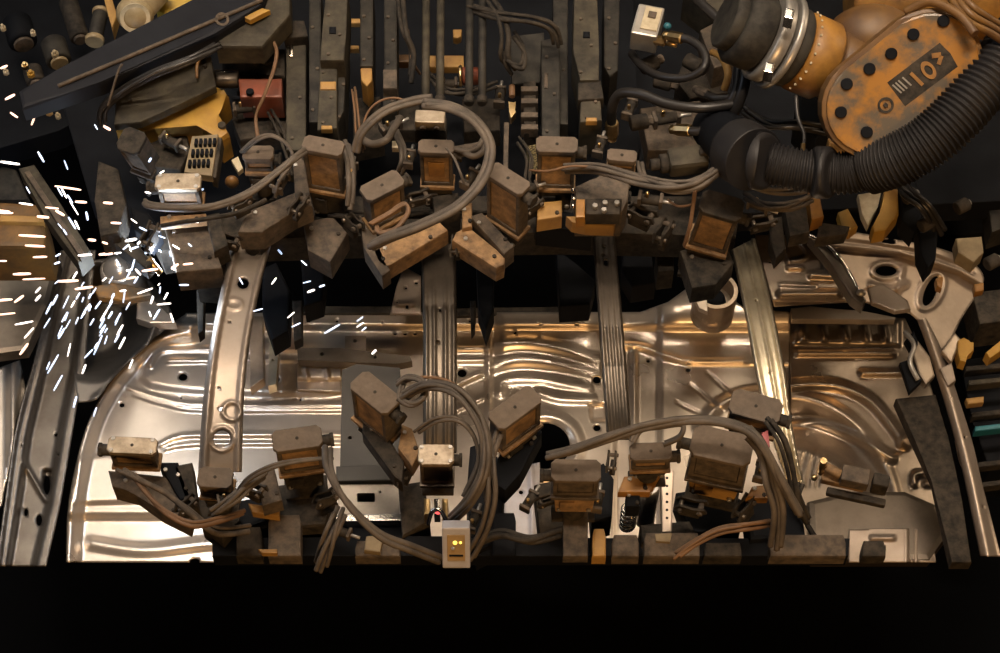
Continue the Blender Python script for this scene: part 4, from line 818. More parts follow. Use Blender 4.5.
m = MB(); m.slab([(800, 86), (830, 92), (838, 120), (816, 140), (796, 118)], 1.2, .12, .01); m.obj('dark_underside', 'near_black', rb)
for i, o_ in enumerate((0, 7, 14)):
    t = thing('robot_cable', ('uppermost', 'middle', 'lowest')[i] + ' orange-brown cable of the three running up the robot forearm', 'cable', P(970, 20, 1.6))
    m = MB(); m.tube(W([(955 - o_ * .4, -12 + o_ * .6, 1.82), (972 - o_ * .4, 6 + o_, 1.84), (992, 20 + o_, 1.8), (1012, 30 + o_ * 1.3, 1.75)]), .010, 10); m.obj('sheath', 'orange_dark', t)
# corrugated hose
hs = thing('corrugated_hose', 'thick dark corrugated hose with two cuffs curving under the orange robot', 'hose', P(880, 150, 1.2))
def hose(name, pts, r, n_r, parent, mm='rubber', amp=.07, sub=None, n=22):
    sub = sub or max(6, int(n_r * 8 / max(1, len(pts) - 1)))
    m = MB(); m.tube(W(pts), r, n, sub, rf=lambda t: 1 + amp * math.cos(2 * PI * n_r * t)); return m.obj(name, mm, parent)
s0 = S(900, 130, 1.6)
hose('corrugated_tube', [(1062, -22, 1.72), (1018, 38, 1.72), (978, 92, 1.68), (938, 134, 1.62), (900, 158, 1.56), (868, 168, 1.5)], 26 * s0, 52, hs)
hose('corrugated_tube', [(868, 168, 1.5), (842, 173, 1.47), (800, 170, 1.46), (768, 163, 1.46)], 21 * s0, 22, hs)
for x0, x1, r, y0, y1 in ((862, 882, 27, 169, 160), (812, 832, 27, 172, 173), (752, 766, 30, 160, 162)):
    m = MB(); m.tube(W([(x0, y0, 1.48), ((x0 + x1) / 2, (y0 + y1) / 2, 1.48), (x1, y1, 1.49)]), r * s0, 26, 6, rf=lambda t: 1 - .16 * (2 * t - 1) ** 4); m.obj('cuff', 'rubber', hs)
m = MB(); m.tube(W([(738, 150, 1.42), (745, 154, 1.44), (754, 160, 1.46)]), 34 * s0, 26, 4); m.obj('end_collar', 'rubber', hs)
m = MB(); m.tube(W([(716, 128, 1.2), (726, 138, 1.3), (740, 152, 1.42)]), 27 * s0, 22, 6); m.obj('end_elbow', 'near_black', hs)
# valve with the pale plate, fittings
vb = thing('pneumatic_valve', 'small valve box with a pale plate and brass fitting among the black hoses', 'valve', P(648, 22, 1.1))
F = Fr(648, 20, 1.28, -14); m = MB(); m.box(F, (27, 40, 26), (0, 0, -13), 2); m.obj('case', 'silver', vb)
m = MB(); m.box(F, (17, 30, 2), (3, 2, .4), .5); m.obj('pale_plate', 'pale', vb)
m = MB(); m.box(F, (8, 8, 2), (3, 6, 2), .5); m.obj('label', 'dusty', vb)
m = MB(); m.cyl(F, (10, -16, -8), (22, -17, -8), 5, n=6, smooth=False); m.cyl(F, (22, -17, -8), (34, -17, -8), 3.6, n=14); m.obj('brass_fitting', 'brass', vb)
m = MB(); m.ball(F, (20, 0, -4), 4); m.obj('blue_cap', 'teal', vb)
def slabthing(nm, label, cat, pts, z, th, mm, bev=.006):
    m = MB(); m.slab(pts, z, th, bev); return m.obj(nm, mm, None, label, cat)
slabthing('side_plate', 'tan-grey plate crossed by the big black hoses', 'plate', [(700, 30), (722, 18), (734, 62), (714, 68)], 1.05, .1, 'dusty')
slabthing('side_plate', 'brown plate behind the black hose loop', 'plate', [(684, 60), (722, 70), (728, 92), (690, 98), (676, 80)], .95, .1, 'dusty_dark')
slabthing('side_plate', 'brown sloping casting between the two hose connectors', 'casting', [(640, 108), (700, 100), (724, 128), (700, 150), (648, 150)], .95, .1, 'dusty')
slabthing('side_plate', 'grey block at the upper end of the black hoses', 'plate', [(684, -10), (756, -10), (762, 14), (744, 34), (716, 14)], 1.1, .14, 'frame_olive')
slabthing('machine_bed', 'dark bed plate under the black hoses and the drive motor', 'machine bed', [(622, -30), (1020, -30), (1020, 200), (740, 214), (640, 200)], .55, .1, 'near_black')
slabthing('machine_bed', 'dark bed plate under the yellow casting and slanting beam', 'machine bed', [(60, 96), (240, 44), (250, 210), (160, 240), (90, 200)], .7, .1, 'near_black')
for x, y, a, lab in ((650, 64, 30, 'small dark valve stub left of the black hose loop'.replace('left of', 'beside')), (664, 82, -20, 'dark round valve stub beneath the valve with the pale plate'), (640, 122, 12, 'dark cylinder valve beside the hose elbow'), (694, 64, -40, 'dark valve body inside the black hose loop')):
    t = thing('valve_stub', lab, 'valve', P(x, y, 1.0)); F = Fr(x, y, 1.12, a)
    m = MB(); m.cyl(F, (-10, 0, 0), (8, 0, 0), 8, n=18); m.obj('barrel', 'dusty_dark', t)
    m = MB(); m.cyl(F, (8, 0, 0), (15, 0, 0), 5, n=6, smooth=False); m.obj('nut', 'dusty', t)
m = MB(); m.tube(W([(712, 52, 1.2), (722, 58, 1.22), (728, 74, 1.22), (724, 90, 1.18)]), .011, 12); m.obj('bent_pipe', 'ochre', None, 'short bent ochre pipe beside the big black hoses', 'pipe')
# black hoses with ferrules
def hoseline(label, pts, r, ends=(), mm='hose_black', cat='hose', name='air_hose', em='brass'):
    t = thing(name, label, cat, P(*pts[0]))
    m = MB(); m.tube(W(pts), r * S(*pts[0]), 12); m.obj('tube', mm, t)
    for e in ends:
        a, b = (P(*pts[0]), P(*pts[1])) if e == 0 else (P(*pts[-1]), P(*pts[-2]))
        dd = (b - a).normalized(); I = Matrix.Identity(4); rr = r * S(*pts[0])
        m = MB(); m.cyl(I, a - dd * rr * 1.5, a + dd * rr * 2.4, rr * 1.35, n=8, smooth=False); m.cyl(I, a - dd * rr * 3, a - dd * rr * 1.4, rr * 1.0, n=12); m.obj('ferrule', em, t)
    return t
hoseline('black hose looping from the brass fitting back under the valve', [(674, 37, 1.3), (690, 40, 1.32), (704, 52, 1.34), (704, 68, 1.34), (686, 78, 1.3), (660, 76, 1.26), (642, 66, 1.2), (632, 54, 1.1)], 4.2, (0,))
hoseline('long black hose sweeping down from the top edge past the bent pipe', [(682, -16, 1.3), (704, 6, 1.35), (726, 28, 1.38), (738, 58, 1.38), (736, 92, 1.36), (722, 112, 1.3)], 5, ())
hoseline('outermost black hose sweeping down beside the tool flange', [(716, -20, 1.32), (734, 8, 1.38), (744, 40, 1.42), (745, 80, 1.4), (734, 112, 1.32), (722, 122, 1.25)], 5.5, ())
hoseline('black hose with an elbow running across to the big hoses', [(612, 130, 1.1), (612, 108, 1.2), (620, 94, 1.26), (640, 94, 1.3), (668, 104, 1.32), (700, 108, 1.34), (734, 104, 1.34)], 5, (0,))
hoseline('short black hose with a brass ferrule above the drive motor', [(682, 130, 1.25), (700, 131, 1.28), (718, 124, 1.3), (736, 104, 1.32)], 4.6, (0,))
hoseline('thin dark hose with a steel end crossing below the bent pipe', [(702, 92, 1.25), (716, 98, 1.28), (736, 98, 1.3)], 4, (0,), em='dusty')
hoseline('thin black cable hanging from the drum to a small copper end', [(796, 96, 1.5), (798, 118, 1.48), (804, 134, 1.46), (803, 148, 1.44)], 2, (1,), cat='cable', name='cable', em='brass')
# ================================================================== cables
def cable(label, pts, r, mm='cable_grey', group=None, n=1, spread=0, name='cable', jit=.35):
    for i in range(n):
        ph = 2 * PI * i / max(1, n) + R_.random() * .5
        q_ = [(p[0] + spread * math.cos(ph + k * .35) * (.6 + .4 * R_.random()), p[1] + spread * math.sin(ph + k * .35) * (.6 + .4 * R_.random()), p[2] + spread * .002 * math.cos(ph * 2 + k)) for k, p in enumerate(pts)]
        s = S(*pts[len(pts) // 2]); m = MB(); m.tube(W(q_), r * s * (1 + jit * (R_.random() - .5)), 10)
        m.obj(name, mm, None, label, 'cable', group or (label if n > 1 else None))
cable('grey cable of the pair arching over the valve block into a ring', [(356, 152, 1.3), (362, 132, 1.36), (384, 112, 1.4), (412, 102, 1.42), (432, 99, 1.43)], 3.2, n=2, spread=2.6)
cable('grey cable of the trio closing the ring around the stacked clamp', [(424, 104, 1.43), (452, 108, 1.44), (476, 122, 1.44), (490, 148, 1.42), (482, 180, 1.4), (458, 206, 1.38), (420, 226, 1.34), (388, 238, 1.3), (372, 246, 1.25)], 3.4, n=3, spread=3.2)
cable('short grey cable curling below the arch of the cable ring', [(360, 138, 1.2), (372, 144, 1.24), (386, 140, 1.26), (394, 128, 1.24), (400, 118, 1.2)], 4, 'cable_grey')
cable('thin tan wire looping in front of the tilted clamp by the cable ring', [(370, 224, 1.28), (388, 214, 1.3), (404, 204, 1.3), (408, 212, 1.3), (396, 228, 1.28), (380, 232, 1.27), (376, 222, 1.27)], 1.8, 'cable_tan', n=2, spread=1.4)
cable('thin tan wire of the bundle standing beside the narrow arm with the orange end', [(354, 90, 1.2), (356, 110, 1.22), (358, 130, 1.2), (362, 150, 1.15)], 1.1, 'cable_tan', n=4, spread=3)
cable('thin tan wire curving over to the arch of the cable ring', [(362, 140, 1.24), (366, 116, 1.28), (378, 102, 1.3), (396, 98, 1.3), (412, 104, 1.3)], 1.4, 'cable_tan')
cable('grey hanging cable between the pipes and the sleeved arm', [(394, 128, 1.1), (402, 146, 1.16), (404, 160, 1.16), (400, 172, 1.12)], 2, n=3, spread=3)
cable('grey cable dropping beside the large tan clamp', [(346, 144, 1.2), (350, 160, 1.22), (352, 184, 1.22), (350, 206, 1.18)], 2.6, n=3, spread=4)
cable('thin grey wire hanging over the orange window clamp', [(446, 148, 1.34), (454, 158, 1.34), (460, 172, 1.33), (464, 184, 1.3)], 1.2)
cable('short grey hose end curving out of the stacked clamp', [(458, 150, 1.28), (470, 154, 1.3), (480, 150, 1.3), (486, 138, 1.28)], 3.2, n=2, spread=5)
cable('grey cable of the bundle drooping from the pale-lidded clamp to the small ridged clamp', [(146, 202, 1.24), (152, 206, 1.27), (180, 208, 1.3), (214, 206, 1.3), (248, 194, 1.32), (276, 174, 1.34), (296, 158, 1.34), (304, 152, 1.3)], 2.4, n=3, spread=2.4)
cable('tan-edged cable under the drooping bundle beside the sparks', [(145, 200, 1.24), (150, 208, 1.25), (184, 211, 1.28), (218, 208, 1.28), (252, 196, 1.3)], 1.4, 'cable_tan')
cable('dark grey cable running below the drooping bundle', [(162, 226, 1.16), (184, 222, 1.2), (212, 218, 1.22), (240, 212, 1.22), (266, 200, 1.2)], 2.6, 'dusty_dark')
cable('thin wire coiled above the small ridged clamp', [(242, 152, 1.24), (256, 140, 1.3), (272, 136, 1.32), (288, 146, 1.3), (292, 160, 1.28), (280, 180, 1.25), (276, 196, 1.2)], 1.7, n=2, spread=2)
cable('tan wire trailing down past the red actuator to the small ridged clamp', [(250, 36, 1.2), (266, 34, 1.22), (276, 48, 1.22), (274, 68, 1.2), (264, 96, 1.16), (256, 116, 1.12), (258, 138, 1.1)], 1.4, 'cable_tan', n=2, spread=1)
cable('orange strap wire curling out below the slanting beam', [(197, 78, 1.2), (198, 62, 1.22), (210, 50, 1.24), (232, 46, 1.22), (256, 46, 1.2)], 1.7, 'orange_dark')
cable('black cable of the harness running under the slanting beam', [(102, 122, 1.15), (104, 108, 1.2), (122, 92, 1.25), (154, 74, 1.3), (190, 60, 1.32), (218, 46, 1.3)], 2.2, 'hose_black', n=4, spread=4)
cable('thin wire standing up from the slanting beam to the harness', [(122, 64, 1.34), (118, 72, 1.33), (112, 92, 1.28), (108, 106, 1.24)], 1.1, 'dusty')
cable('grey cable hanging among the loose wires at the top', [(486, -6, 1.2), (500, 14, 1.24), (506, 36, 1.24), (504, 58, 1.2), (512, 70, 1.15)], 2.4, 'dusty_dark', n=3, spread=5)
cable('long grey wire crossing the top towards the plate arm', [(470, 8, 1.2), (500, 16, 1.25), (532, 20, 1.27), (552, 28, 1.25), (558, 44, 1.2)], 1.8, 'dusty_dark', n=4, spread=5)
cable('short dark cable curling near the name plate arm', [(504, 50, 1.15), (510, 62, 1.2), (522, 66, 1.2), (524, 50, 1.2), (514, 34, 1.2)], 2.2, 'dusty_dark', n=2, spread=3)
cable('thin tan wire drop behind the sleeved arm', [(408, 30, 1.15), (410, 50, 1.2), (414, 64, 1.2), (420, 74, 1.15)], 1.2, 'cable_tan')
cable('dark cable clinging to the top of the twin pipes', [(400, -4, 1.22), (404, 30, 1.25), (412, 52, 1.22), (410, 80, 1.18)], 2.4, 'dusty_dark', n=2, spread=4)
cable('grey cable of the thick bundle under the drive motor', [(566, 168, 1.3), (600, 168, 1.36), (640, 180, 1.4), (672, 186, 1.42), (704, 180, 1.42), (724, 160, 1.4), (722, 138, 1.35)], 2.4, n=5, spread=5)
cable('grey cable looping beneath the thick bundle under the drive motor', [(640, 162, 1.26), (646, 178, 1.3), (670, 190, 1.34), (700, 186, 1.34), (718, 168, 1.3), (716, 140, 1.25)], 2, n=2, spread=3)
cable('tan wire crossing the front of the upright tan clamp', [(530, 170, 1.3), (548, 171, 1.34), (572, 166, 1.36), (600, 168, 1.36)], 1.6, 'cable_tan')
cable('thin tan wire hanging from the thick bundle to the big dark clamp', [(696, 184, 1.36), (694, 200, 1.34), (690, 226, 1.28), (684, 246, 1.2)], 1.3, 'cable_tan', n=2, spread=1)
cable('tan wire loop beside the hanging pair of tan wires', [(668, 200, 1.28), (678, 206, 1.3), (692, 204, 1.32), (694, 196, 1.33)], 1.4, 'cable_tan')
cable('grey-brown cable curving under the hose collar', [(736, 172, 1.3), (752, 186, 1.34), (776, 192, 1.34), (800, 190, 1.32), (816, 186, 1.28)], 2.4, n=2, spread=3)
cable('dim cable curving below the hose cuffs', [(746, 196, 1.2), (764, 206, 1.24), (790, 206, 1.24), (812, 198, 1.2)], 2.2, 'dusty', n=3, spread=4)
# lower row cables
cable('grey cable of the bundle looping beside the bright-lidded clamp', [(402, 398, 1.3), (424, 386, 1.36), (450, 388, 1.4), (470, 404, 1.4), (484, 434, 1.38), (484, 470, 1.34), (470, 500, 1.28), (452, 520, 1.2)], 2.5, n=5, spread=5)
cable('inner grey cable arching over the bright-lidded clamp', [(416, 432, 1.28), (436, 420, 1.34), (458, 420, 1.36), (474, 436, 1.34), (478, 462, 1.3), (464, 494, 1.24)], 1.8, n=2, spread=3)
cable('cable of the small coil beside the diagonal clamp', [(398, 384, 1.3), (408, 378, 1.32), (422, 382, 1.33), (424, 396, 1.33), (412, 404, 1.32), (400, 398, 1.31), (402, 384, 1.3)], 2.2, n=3, spread=2.5)
cable('thin tan wire running off the small coil along the ribbed bow', [(404, 382, 1.28), (424, 377, 1.3), (446, 380, 1.3), (462, 390, 1.28)], 1.5, 'cable_tan')
cable('dark cable dropping from the leaning clamp beside the loop bundle', [(486, 440, 1.3), (490, 470, 1.32), (492, 500, 1.28), (484, 530, 1.2), (470, 556, 1.1)], 2.6, n=4, spread=5)
cable('grey cable of the pair swinging from the wide clamp down to the near rail', [(328, 448, 1.3), (330, 470, 1.34), (346, 502, 1.34), (378, 534, 1.3), (410, 548, 1.25), (440, 560, 1.15)], 3.4, n=2, spread=4)
cable('thin cable trailing from the wide clamp back to the small near clamp', [(332, 458, 1.3), (304, 460, 1.33), (274, 466, 1.34), (250, 478, 1.3), (238, 492, 1.25), (228, 508, 1.2)], 2, 'cable_grey', n=2, spread=2)
cable('cable in the tangle below the small near clamp', [(214, 512, 1.2), (232, 500, 1.24), (250, 484, 1.26), (262, 474, 1.22)], 2.2, 'cable_grey', n=4, spread=5)
cable('tan cable curving under the corner clamp to the small near clamp', [(134, 474, 1.2), (146, 492, 1.22), (166, 512, 1.24), (192, 524, 1.24), (218, 520, 1.2), (244, 512, 1.16)], 2.2, 'cable_tan', n=2, spread=2.4)
cable('dark cable running above the tan ones under the corner clamp', [(120, 470, 1.2), (140, 480, 1.22), (164, 492, 1.22), (190, 512, 1.2), (216, 530, 1.15), (250, 528, 1.1)], 2.8, 'dusty', n=2, spread=4)
cable('cable of the fan spreading down over the near rail below the wide clamp', [(340, 512, 1.2), (332, 530, 1.2), (326, 548, 1.16), (320, 566, 1.1)], 2.6, 'cable_grey', n=5, spread=7)
cable('thick grey cable of the bundle draped across to the big tilted clamp', [(548, 456, 1.32), (572, 450, 1.36), (606, 438, 1.4), (644, 426, 1.42), (680, 420, 1.42), (716, 420, 1.42), (748, 430, 1.42), (766, 450, 1.4), (782, 482, 1.34), (800, 514, 1.26)], 3.2, n=3, spread=3)
cable('cable of the bundle falling behind the big tilted clamp', [(748, 432, 1.38), (762, 450, 1.36), (770, 480, 1.32), (778, 510, 1.25), (776, 546, 1.15)], 3, n=4, spread=6)
cable('dark cable bending down beside the curved bright bow', [(768, 420, 1.3), (782, 440, 1.3), (790, 466, 1.26), (796, 494, 1.2), (806, 520, 1.1)], 2.6, 'dusty_dark', n=3, spread=4)
cable('tan cable of the trio sweeping over the near rail blocks', [(676, 556, 1.15), (696, 542, 1.18), (720, 530, 1.2), (748, 526, 1.2), (772, 522, 1.15)], 2, 'cable_tan', n=3, spread=4)
cable('grey loop hanging under the thick draped bundle', [(632, 442, 1.28), (640, 430, 1.3), (658, 426, 1.32), (682, 424, 1.34), (680, 436, 1.32), (664, 444, 1.3)], 2, n=2, spread=2)
cable('short cable linking the leaning clamp to the clamp under the thick cable', [(500, 430, 1.24), (494, 446, 1.24), (488, 470, 1.22), (486, 500, 1.18)], 2.6, 'dusty', n=2, spread=3)
cable('thin cable hanging along the curved bow onto the wheel house', [(800, 484, 1.0), (796, 500, 1.0), (804, 520, .95), (816, 540, .9)], 2.2, 'dusty_dark', n=2, spread=3)
# sensor box
sb = thing('sensor_box', 'pale grey sensor box with two amber lights on the near rail', 'sensor', P(456, 556, .98))
F = Fr(456, 524, 1.33, 0, -28); m = MB(); m.box(F, (28, 14, 50), (0, 0, -25), 1.5); m.obj('case', 'sensor_case', sb)
m = MB(); m.box(F, (18, 2, 32), (0, -7, -24), .8); fc = m.obj('window', 'sensor_face', sb)
for x, z, mm, r in ((-1, -17, 'led_amber', 2.2), (4.5, -17, 'led_amber', 1.4), (-3, -24, 'sensor_case', 2)):
    m = MB(); m.ball(F, (x, -8.2, z), r); m.obj('lamp', mm, fc)
m = MB(); m.box(F, (14, 2, 2), (0, -8, -33), .3); m.obj('label_strip', 'near_black', fc)
m = MB(); m.ball(Fr(438, 511, 1.2), (0, 0, 0), 3.5); m.obj('red_lamp', 'led_red', None, 'tiny glowing red lamp above the sensor box', 'lamp')
m = MB(); m.tube(W([(428, 524, 1.2), (432, 512, 1.24), (440, 510, 1.25), (446, 520, 1.22)]), .006, 10); m.obj('shiny_cap', 'chrome', None, 'shiny steel loop above the sensor box', 'loop')
# ================================================================== right side machinery
for (lab, pts, zz, th, mm) in (
    ('yellow bracket with two holes beyond the body side panel', [(838, 212), (848, 208), (858, 226), (850, 232), (842, 228)], .8, .04, 'yellow'),
    ('orange block beneath the hose cuffs', [(808, 192), (820, 196), (824, 216), (812, 220)], .9, .06, 'orange'),
    ('pale yellow triangular plate below the hose', [(858, 194), (882, 190), (878, 206), (868, 226), (862, 214)], .9, .03, 'pale'),
    ('bright yellow bracket arm beside the pale triangular plate', [(884, 190), (898, 188), (899, 214), (886, 230), (874, 232), (872, 226), (882, 212)], .92, .06, 'yellow'),
    ('pale block resting over the end of the body side panel', [(956, 238), (982, 236), (984, 252), (974, 262), (958, 252)], .8, .06, 'tan_board'),
    ('small orange clip on the slanted slot of the body side panel', [(936, 278), (944, 276), (942, 288), (937, 286)], .66, .03, 'orange'),
    ('small orange clip by the far end of the body side panel', [(974, 284), (984, 282), (984, 290), (975, 292)], .6, .03, 'orange'),
    ('yellow clamp claw beside the hatch pillar', [(958, 340), (964, 337), (968, 342), (974, 342), (974, 350), (968, 352), (966, 362), (960, 360), (958, 352)], .5, .05, 'yellow'),
    ('yellow-tipped arm at the edge beside the yellow claw', [(986, 352), (1008, 334), (1008, 346), (990, 358)], .5, .05, 'yellow'),
    ('ochre tab in the dark beside the hatch pillar', [(966, 398), (984, 396), (984, 402), (968, 404)], .2, .03, 'ochre')):
    slabthing('clamp_bracket', lab, 'bracket', pts, zz, th, mm)
for (lab, pts, zz, th, mm) in (
    ('dark machine frame in the gloom past the hatch pillar', [(960, 360), (1030, 350), (1030, 470), (990, 470), (972, 420)], -.1, .2, 'near_black'),
    ('dark hanging arm in front of the body side panel end', [(918, 214), (932, 210), (938, 236), (936, 258), (928, 268), (920, 250)], .9, .08, 'near_black'),
    ('dark clevis arm hanging beside the yellow bracket arm', [(902, 180), (916, 176), (922, 214), (914, 232), (902, 220)], .95, .08, 'near_black'),
    ('dark cross arm behind the body side panel', [(820, 222), (850, 226), (846, 234), (816, 238)], .85, .05, 'dusty_dark'),
    ('brown plate over the parcel shelf corner', [(784, 206), (806, 204), (810, 232), (790, 236)], .9, .06, 'dusty_dark'),
    ('grey link arm crossing the parcel shelf', [(772, 218), (782, 216), (786, 248), (776, 258), (770, 240)], .85, .06, 'dusty_dark'),
    ('grey block past the far end of the body side panel', [(972, 292), (1010, 288), (1010, 320), (980, 324)], .3, .15, 'dusty_dark'),
    ('dark upright frame behind the hanging arms', [(930, 130), (1020, 130), (1020, 230), (940, 236)], .3, .2, 'near_black'),
    ('brown strut at the edge above the pale block', [(984, 168), (1010, 164), (1010, 226), (992, 232)], .5, .1, 'frame_grey')):
    slabthing('machine_strut', lab, 'machine frame', pts, zz, th, mm)
for i, y in enumerate((366, 380, 412, 426, 462, 482)):
    lab = ('first', 'second', 'third', 'fourth', 'fifth', 'sixth')[i] + ' dim bar from the top, in the gloom past the hatch pillar'
    slabthing('frame_bar', lab, 'bar', [(966 + i * 3, y), (1030, y - 6), (1030, y - 1), (966 + i * 3, y + 5)], .1, .04, 'teal' if i in (3,) else ('dusty_dark' if i != 1 else 'frame_olive'))
for (x, y, lab) in ((926, 224, 'dark knuckle joint on the hanging arm by the panel end'), (910, 196, 'dark knuckle joint on the clevis arm'), (962, 206, 'dim round joint among the dark frames'), (992, 262, 'dim round joint past the panel end')):
    t = thing('knuckle_joint', lab, 'joint', P(x, y, .9)); F = Fr(x, y, .98, 30)
    m = MB(); m.cyl(F, (-7, 0, 0), (7, 0, 0), 7, n=18); m.obj('barrel', 'dusty_dark', t)
    m = MB(); m.cyl(F, (7, 0, 0), (10, 0, 0), 3.5, n=6, smooth=False); m.obj('nut', 'silver', t)
# ================================================================== welding sparks: glowing drops of metal in flight
def spark(px, py, ang, L, r, mm, z):
    s = S(px, py, z); a = math.radians(ang)
    dv = Vector(AR * math.cos(a) + AU * math.sin(a)) + Vector(AF) * R_.uniform(-.25, .25)
    c = P(px, py, z); dv.normalize(); m = MB()
    m.tube([c - dv * L * s / 2, c - dv * L * s * .2, c + dv * L * s * .3, c + dv * L * s / 2], r * s, 6, 3, rf=lambda t: .35 + .65 * math.sin(PI * min(1, .12 + t * .8)))
    lab = {'spark_pink': 'warm pinkish glowing welding spark flying away from the weld', 'spark_blue': 'bluish glowing welding spark falling from the weld', 'spark_white': 'white-hot glowing welding spark near the weld'}[mm]
    g = {'spark_pink': 'warm sparks flying from the weld', 'spark_blue': 'bluish sparks falling from the weld', 'spark_white': 'white-hot sparks near the weld'}[mm]
    m.obj('welding_spark', mm, None, lab, 'spark', g)
H = '''4 67 20 8;10 97 30 11;14 115 -35 9;33 121 70 9;107 128 -30 8;3 211 -6 14;10 163 -8 20;68 188 -8 26;26 204 -8 14;52 208 -6 14;43 217 -5 12;60 213 -30 10;81 202 -4 12;108 203 -5 10;6 213 0 14;32 236 -3 26;35 246 -3 20;40 257 3 14;3 261 0 8;22 274 2 18;34 279 3 22;68 281 2 22;4 300 4 18;6 314 6 18;24 323 10 20;19 299 35 12;29 333 50 14;24 349 55 14;85 255 5 14;106 254 5 14;84 288 8 18;38 290 45 8;131 278 12 10;145 291 20 16;150 270 8 16;131 240 10 12;164 304 5 14;188 264 6 10;175 266 30 8;116 223 -2 10;92 240 -5 8;105 243 -20 6'''
for row in H.split(';'):
    x, y, a, L = map(float, row.split()); spark(x, y, a, L, R_.uniform(.9, 1.5), 'spark_pink' if R_.random() < .72 else 'spark_white', R_.uniform(1.0, 1.45))
Bq = '''74 208 -60 16;70 199 -60 10;64 193 -60 12;77 225 -65 10;87 216 -80 9;58 255 30 6;57 263 20 6;72 223 -60 14;41 157 -60 12;66 165 -70 10;60 192 -60 10;28 190 -60 8;134 221 -35 8;143 229 -25 9;130 248 -70 8;133 265 75 12;138 272 -50 8;158 249 -40 9;162 237 -20 7;176 247 -30 9;182 262 -30 10;170 254 -80 6;184 285 0 10;159 272 80 8;160 290 85 7;136 280 60 8;150 314 -70 6;172 318 -70 10;238 275 -60 9;241 281 -60 8;304 263 -40 8;280 252 -50 6;274 281 55 8;307 282 15 8;311 291 20 8;322 286 20 6;258 310 15 10;291 315 40 9;296 325 25 10;360 319 35 8;360 325 35 8;332 329 30 18;364 329 40 6;374 352 45 6;49 308 62 14;55 300 62 12;66 302 65 14;84 312 60 12;98 305 55 10;102 323 62 12;98 345 65 22;104 315 60 14;112 299 60 10;118 318 60 12;122 343 60 14;117 338 60 10;69 350 75 14;53 364 60 22;58 383 62 18;84 369 70 10;131 364 70 10;75 402 75 12;95 412 70 10;47 323 60 12;60 331 65 12;68 324 62 10;110 305 60 10;111 280 60 8;124 297 80 12;75 275 60 8;88 307 60 8;92 322 60 8;73 304 60 8;94 291 60 8;120 330 62 12;102 332 60 10;128 306 60 9;78 296 60 8;57 282 40 6;38 298 50 8;118 263 -60 8;134 248 20 10;126 247 40 8;145 227 -10 10;96 127 -60 6;126 131 0 5;159 141 -40 6;147 163 -10 6;150 160 60 5;162 172 30 5;201 190 20 6;190 245 -40 5;60 226 -50 7;65 232 -60 7;141 240 40 6;146 252 60 6;166 296 60 8;152 300 70 8'''
for row in Bq.split(';'):
    x, y, a, L = map(float, row.split()); spark(x, y, a, L, R_.uniform(.65, 1.2), 'spark_blue' if R_.random() < .62 else 'spark_white', R_.uniform(.85, 1.4))
for _ in range(12):
    x = R_.gauss(150, 30); y = R_.gauss(250, 34); spark(x, y, R_.uniform(-80, 60), R_.uniform(3, 7), R_.uniform(.7, 1.2), 'spark_white', R_.uniform(.9, 1.3))
for _ in range(20):
    x = R_.gauss(95, 26); y = R_.gauss(320, 26); spark(x, y, R_.gauss(62, 6), R_.uniform(5, 13), R_.uniform(.7, 1.2), 'spark_blue', R_.uniform(.6, 1.2))
# ================================================================== small linkages and air cylinders between the clamps
def toggle(x, y, z, yaw, k, lab, mm='dusty_dark'):
    t = thing('toggle_link', lab, 'linkage', P(x, y, z - .08)); F = Fr(x, y, z, yaw, R_.uniform(-20, 20))
    for dy in (-5 * k, 5 * k):
        m = MB(); m.poly(F @ Matrix.Translation((0, dy, 0)) @ Matrix.Rotation(PI / 2, 4, 'X'), [(-16 * k, -5 * k), (-10 * k, 6 * k), (4 * k, 3 * k), (15 * k, 8 * k), (18 * k, 0), (8 * k, -8 * k), (-8 * k, -11 * k)], 2.6 * k, .5); m.obj('link_plate', mm, t)
    m = MB(); m.cyl(F, (-9 * k, -8 * k, -2 * k), (-9 * k, 8 * k, -2 * k), 2.6 * k, n=14); m.obj('pin', 'bow_steel', t)
    m = MB(); m.cyl(F, (11 * k, -8 * k, 1 * k), (11 * k, 8 * k, 1 * k), 3 * k, n=6, smooth=False); m.obj('bolt', 'dusty', t)
    m = MB(); m.box(F, (22 * k, 8 * k, 10 * k), (0, 0, -16 * k), 1.2); m.obj('foot', mm, t)
def cylinder(x, y, z, yaw, k, lab, mm='dusty_dark', tilt=0):
    t = thing('air_cylinder', lab, 'actuator', P(x, y, z - .06)); F = Fr(x, y, z, yaw, tilt)
    m = MB(); m.cyl(F, (-14 * k, 0, 0), (10 * k, 0, 0), 6 * k, n=20); m.obj('barrel', mm, t)
    for sx in (-14, 10):
        m = MB(); m.box(F, (4 * k, 14 * k, 14 * k), (sx * k, 0, 0), 1); m.obj('end_block', 'dusty', t)
    m = MB(); m.cyl(F, (10 * k, 0, 0), (24 * k, 0, 0), 2.2 * k, n=12); m.obj('piston_rod', 'silver', t)
    m = MB(); m.cyl(F, (-6 * k, 0, 5 * k), (-6 * k, 0, 11 * k), 2.2 * k, n=12); m.ball(F, (-6 * k, 0, 11 * k), 2.6 * k); m.obj('air_fitting', 'brass', t)
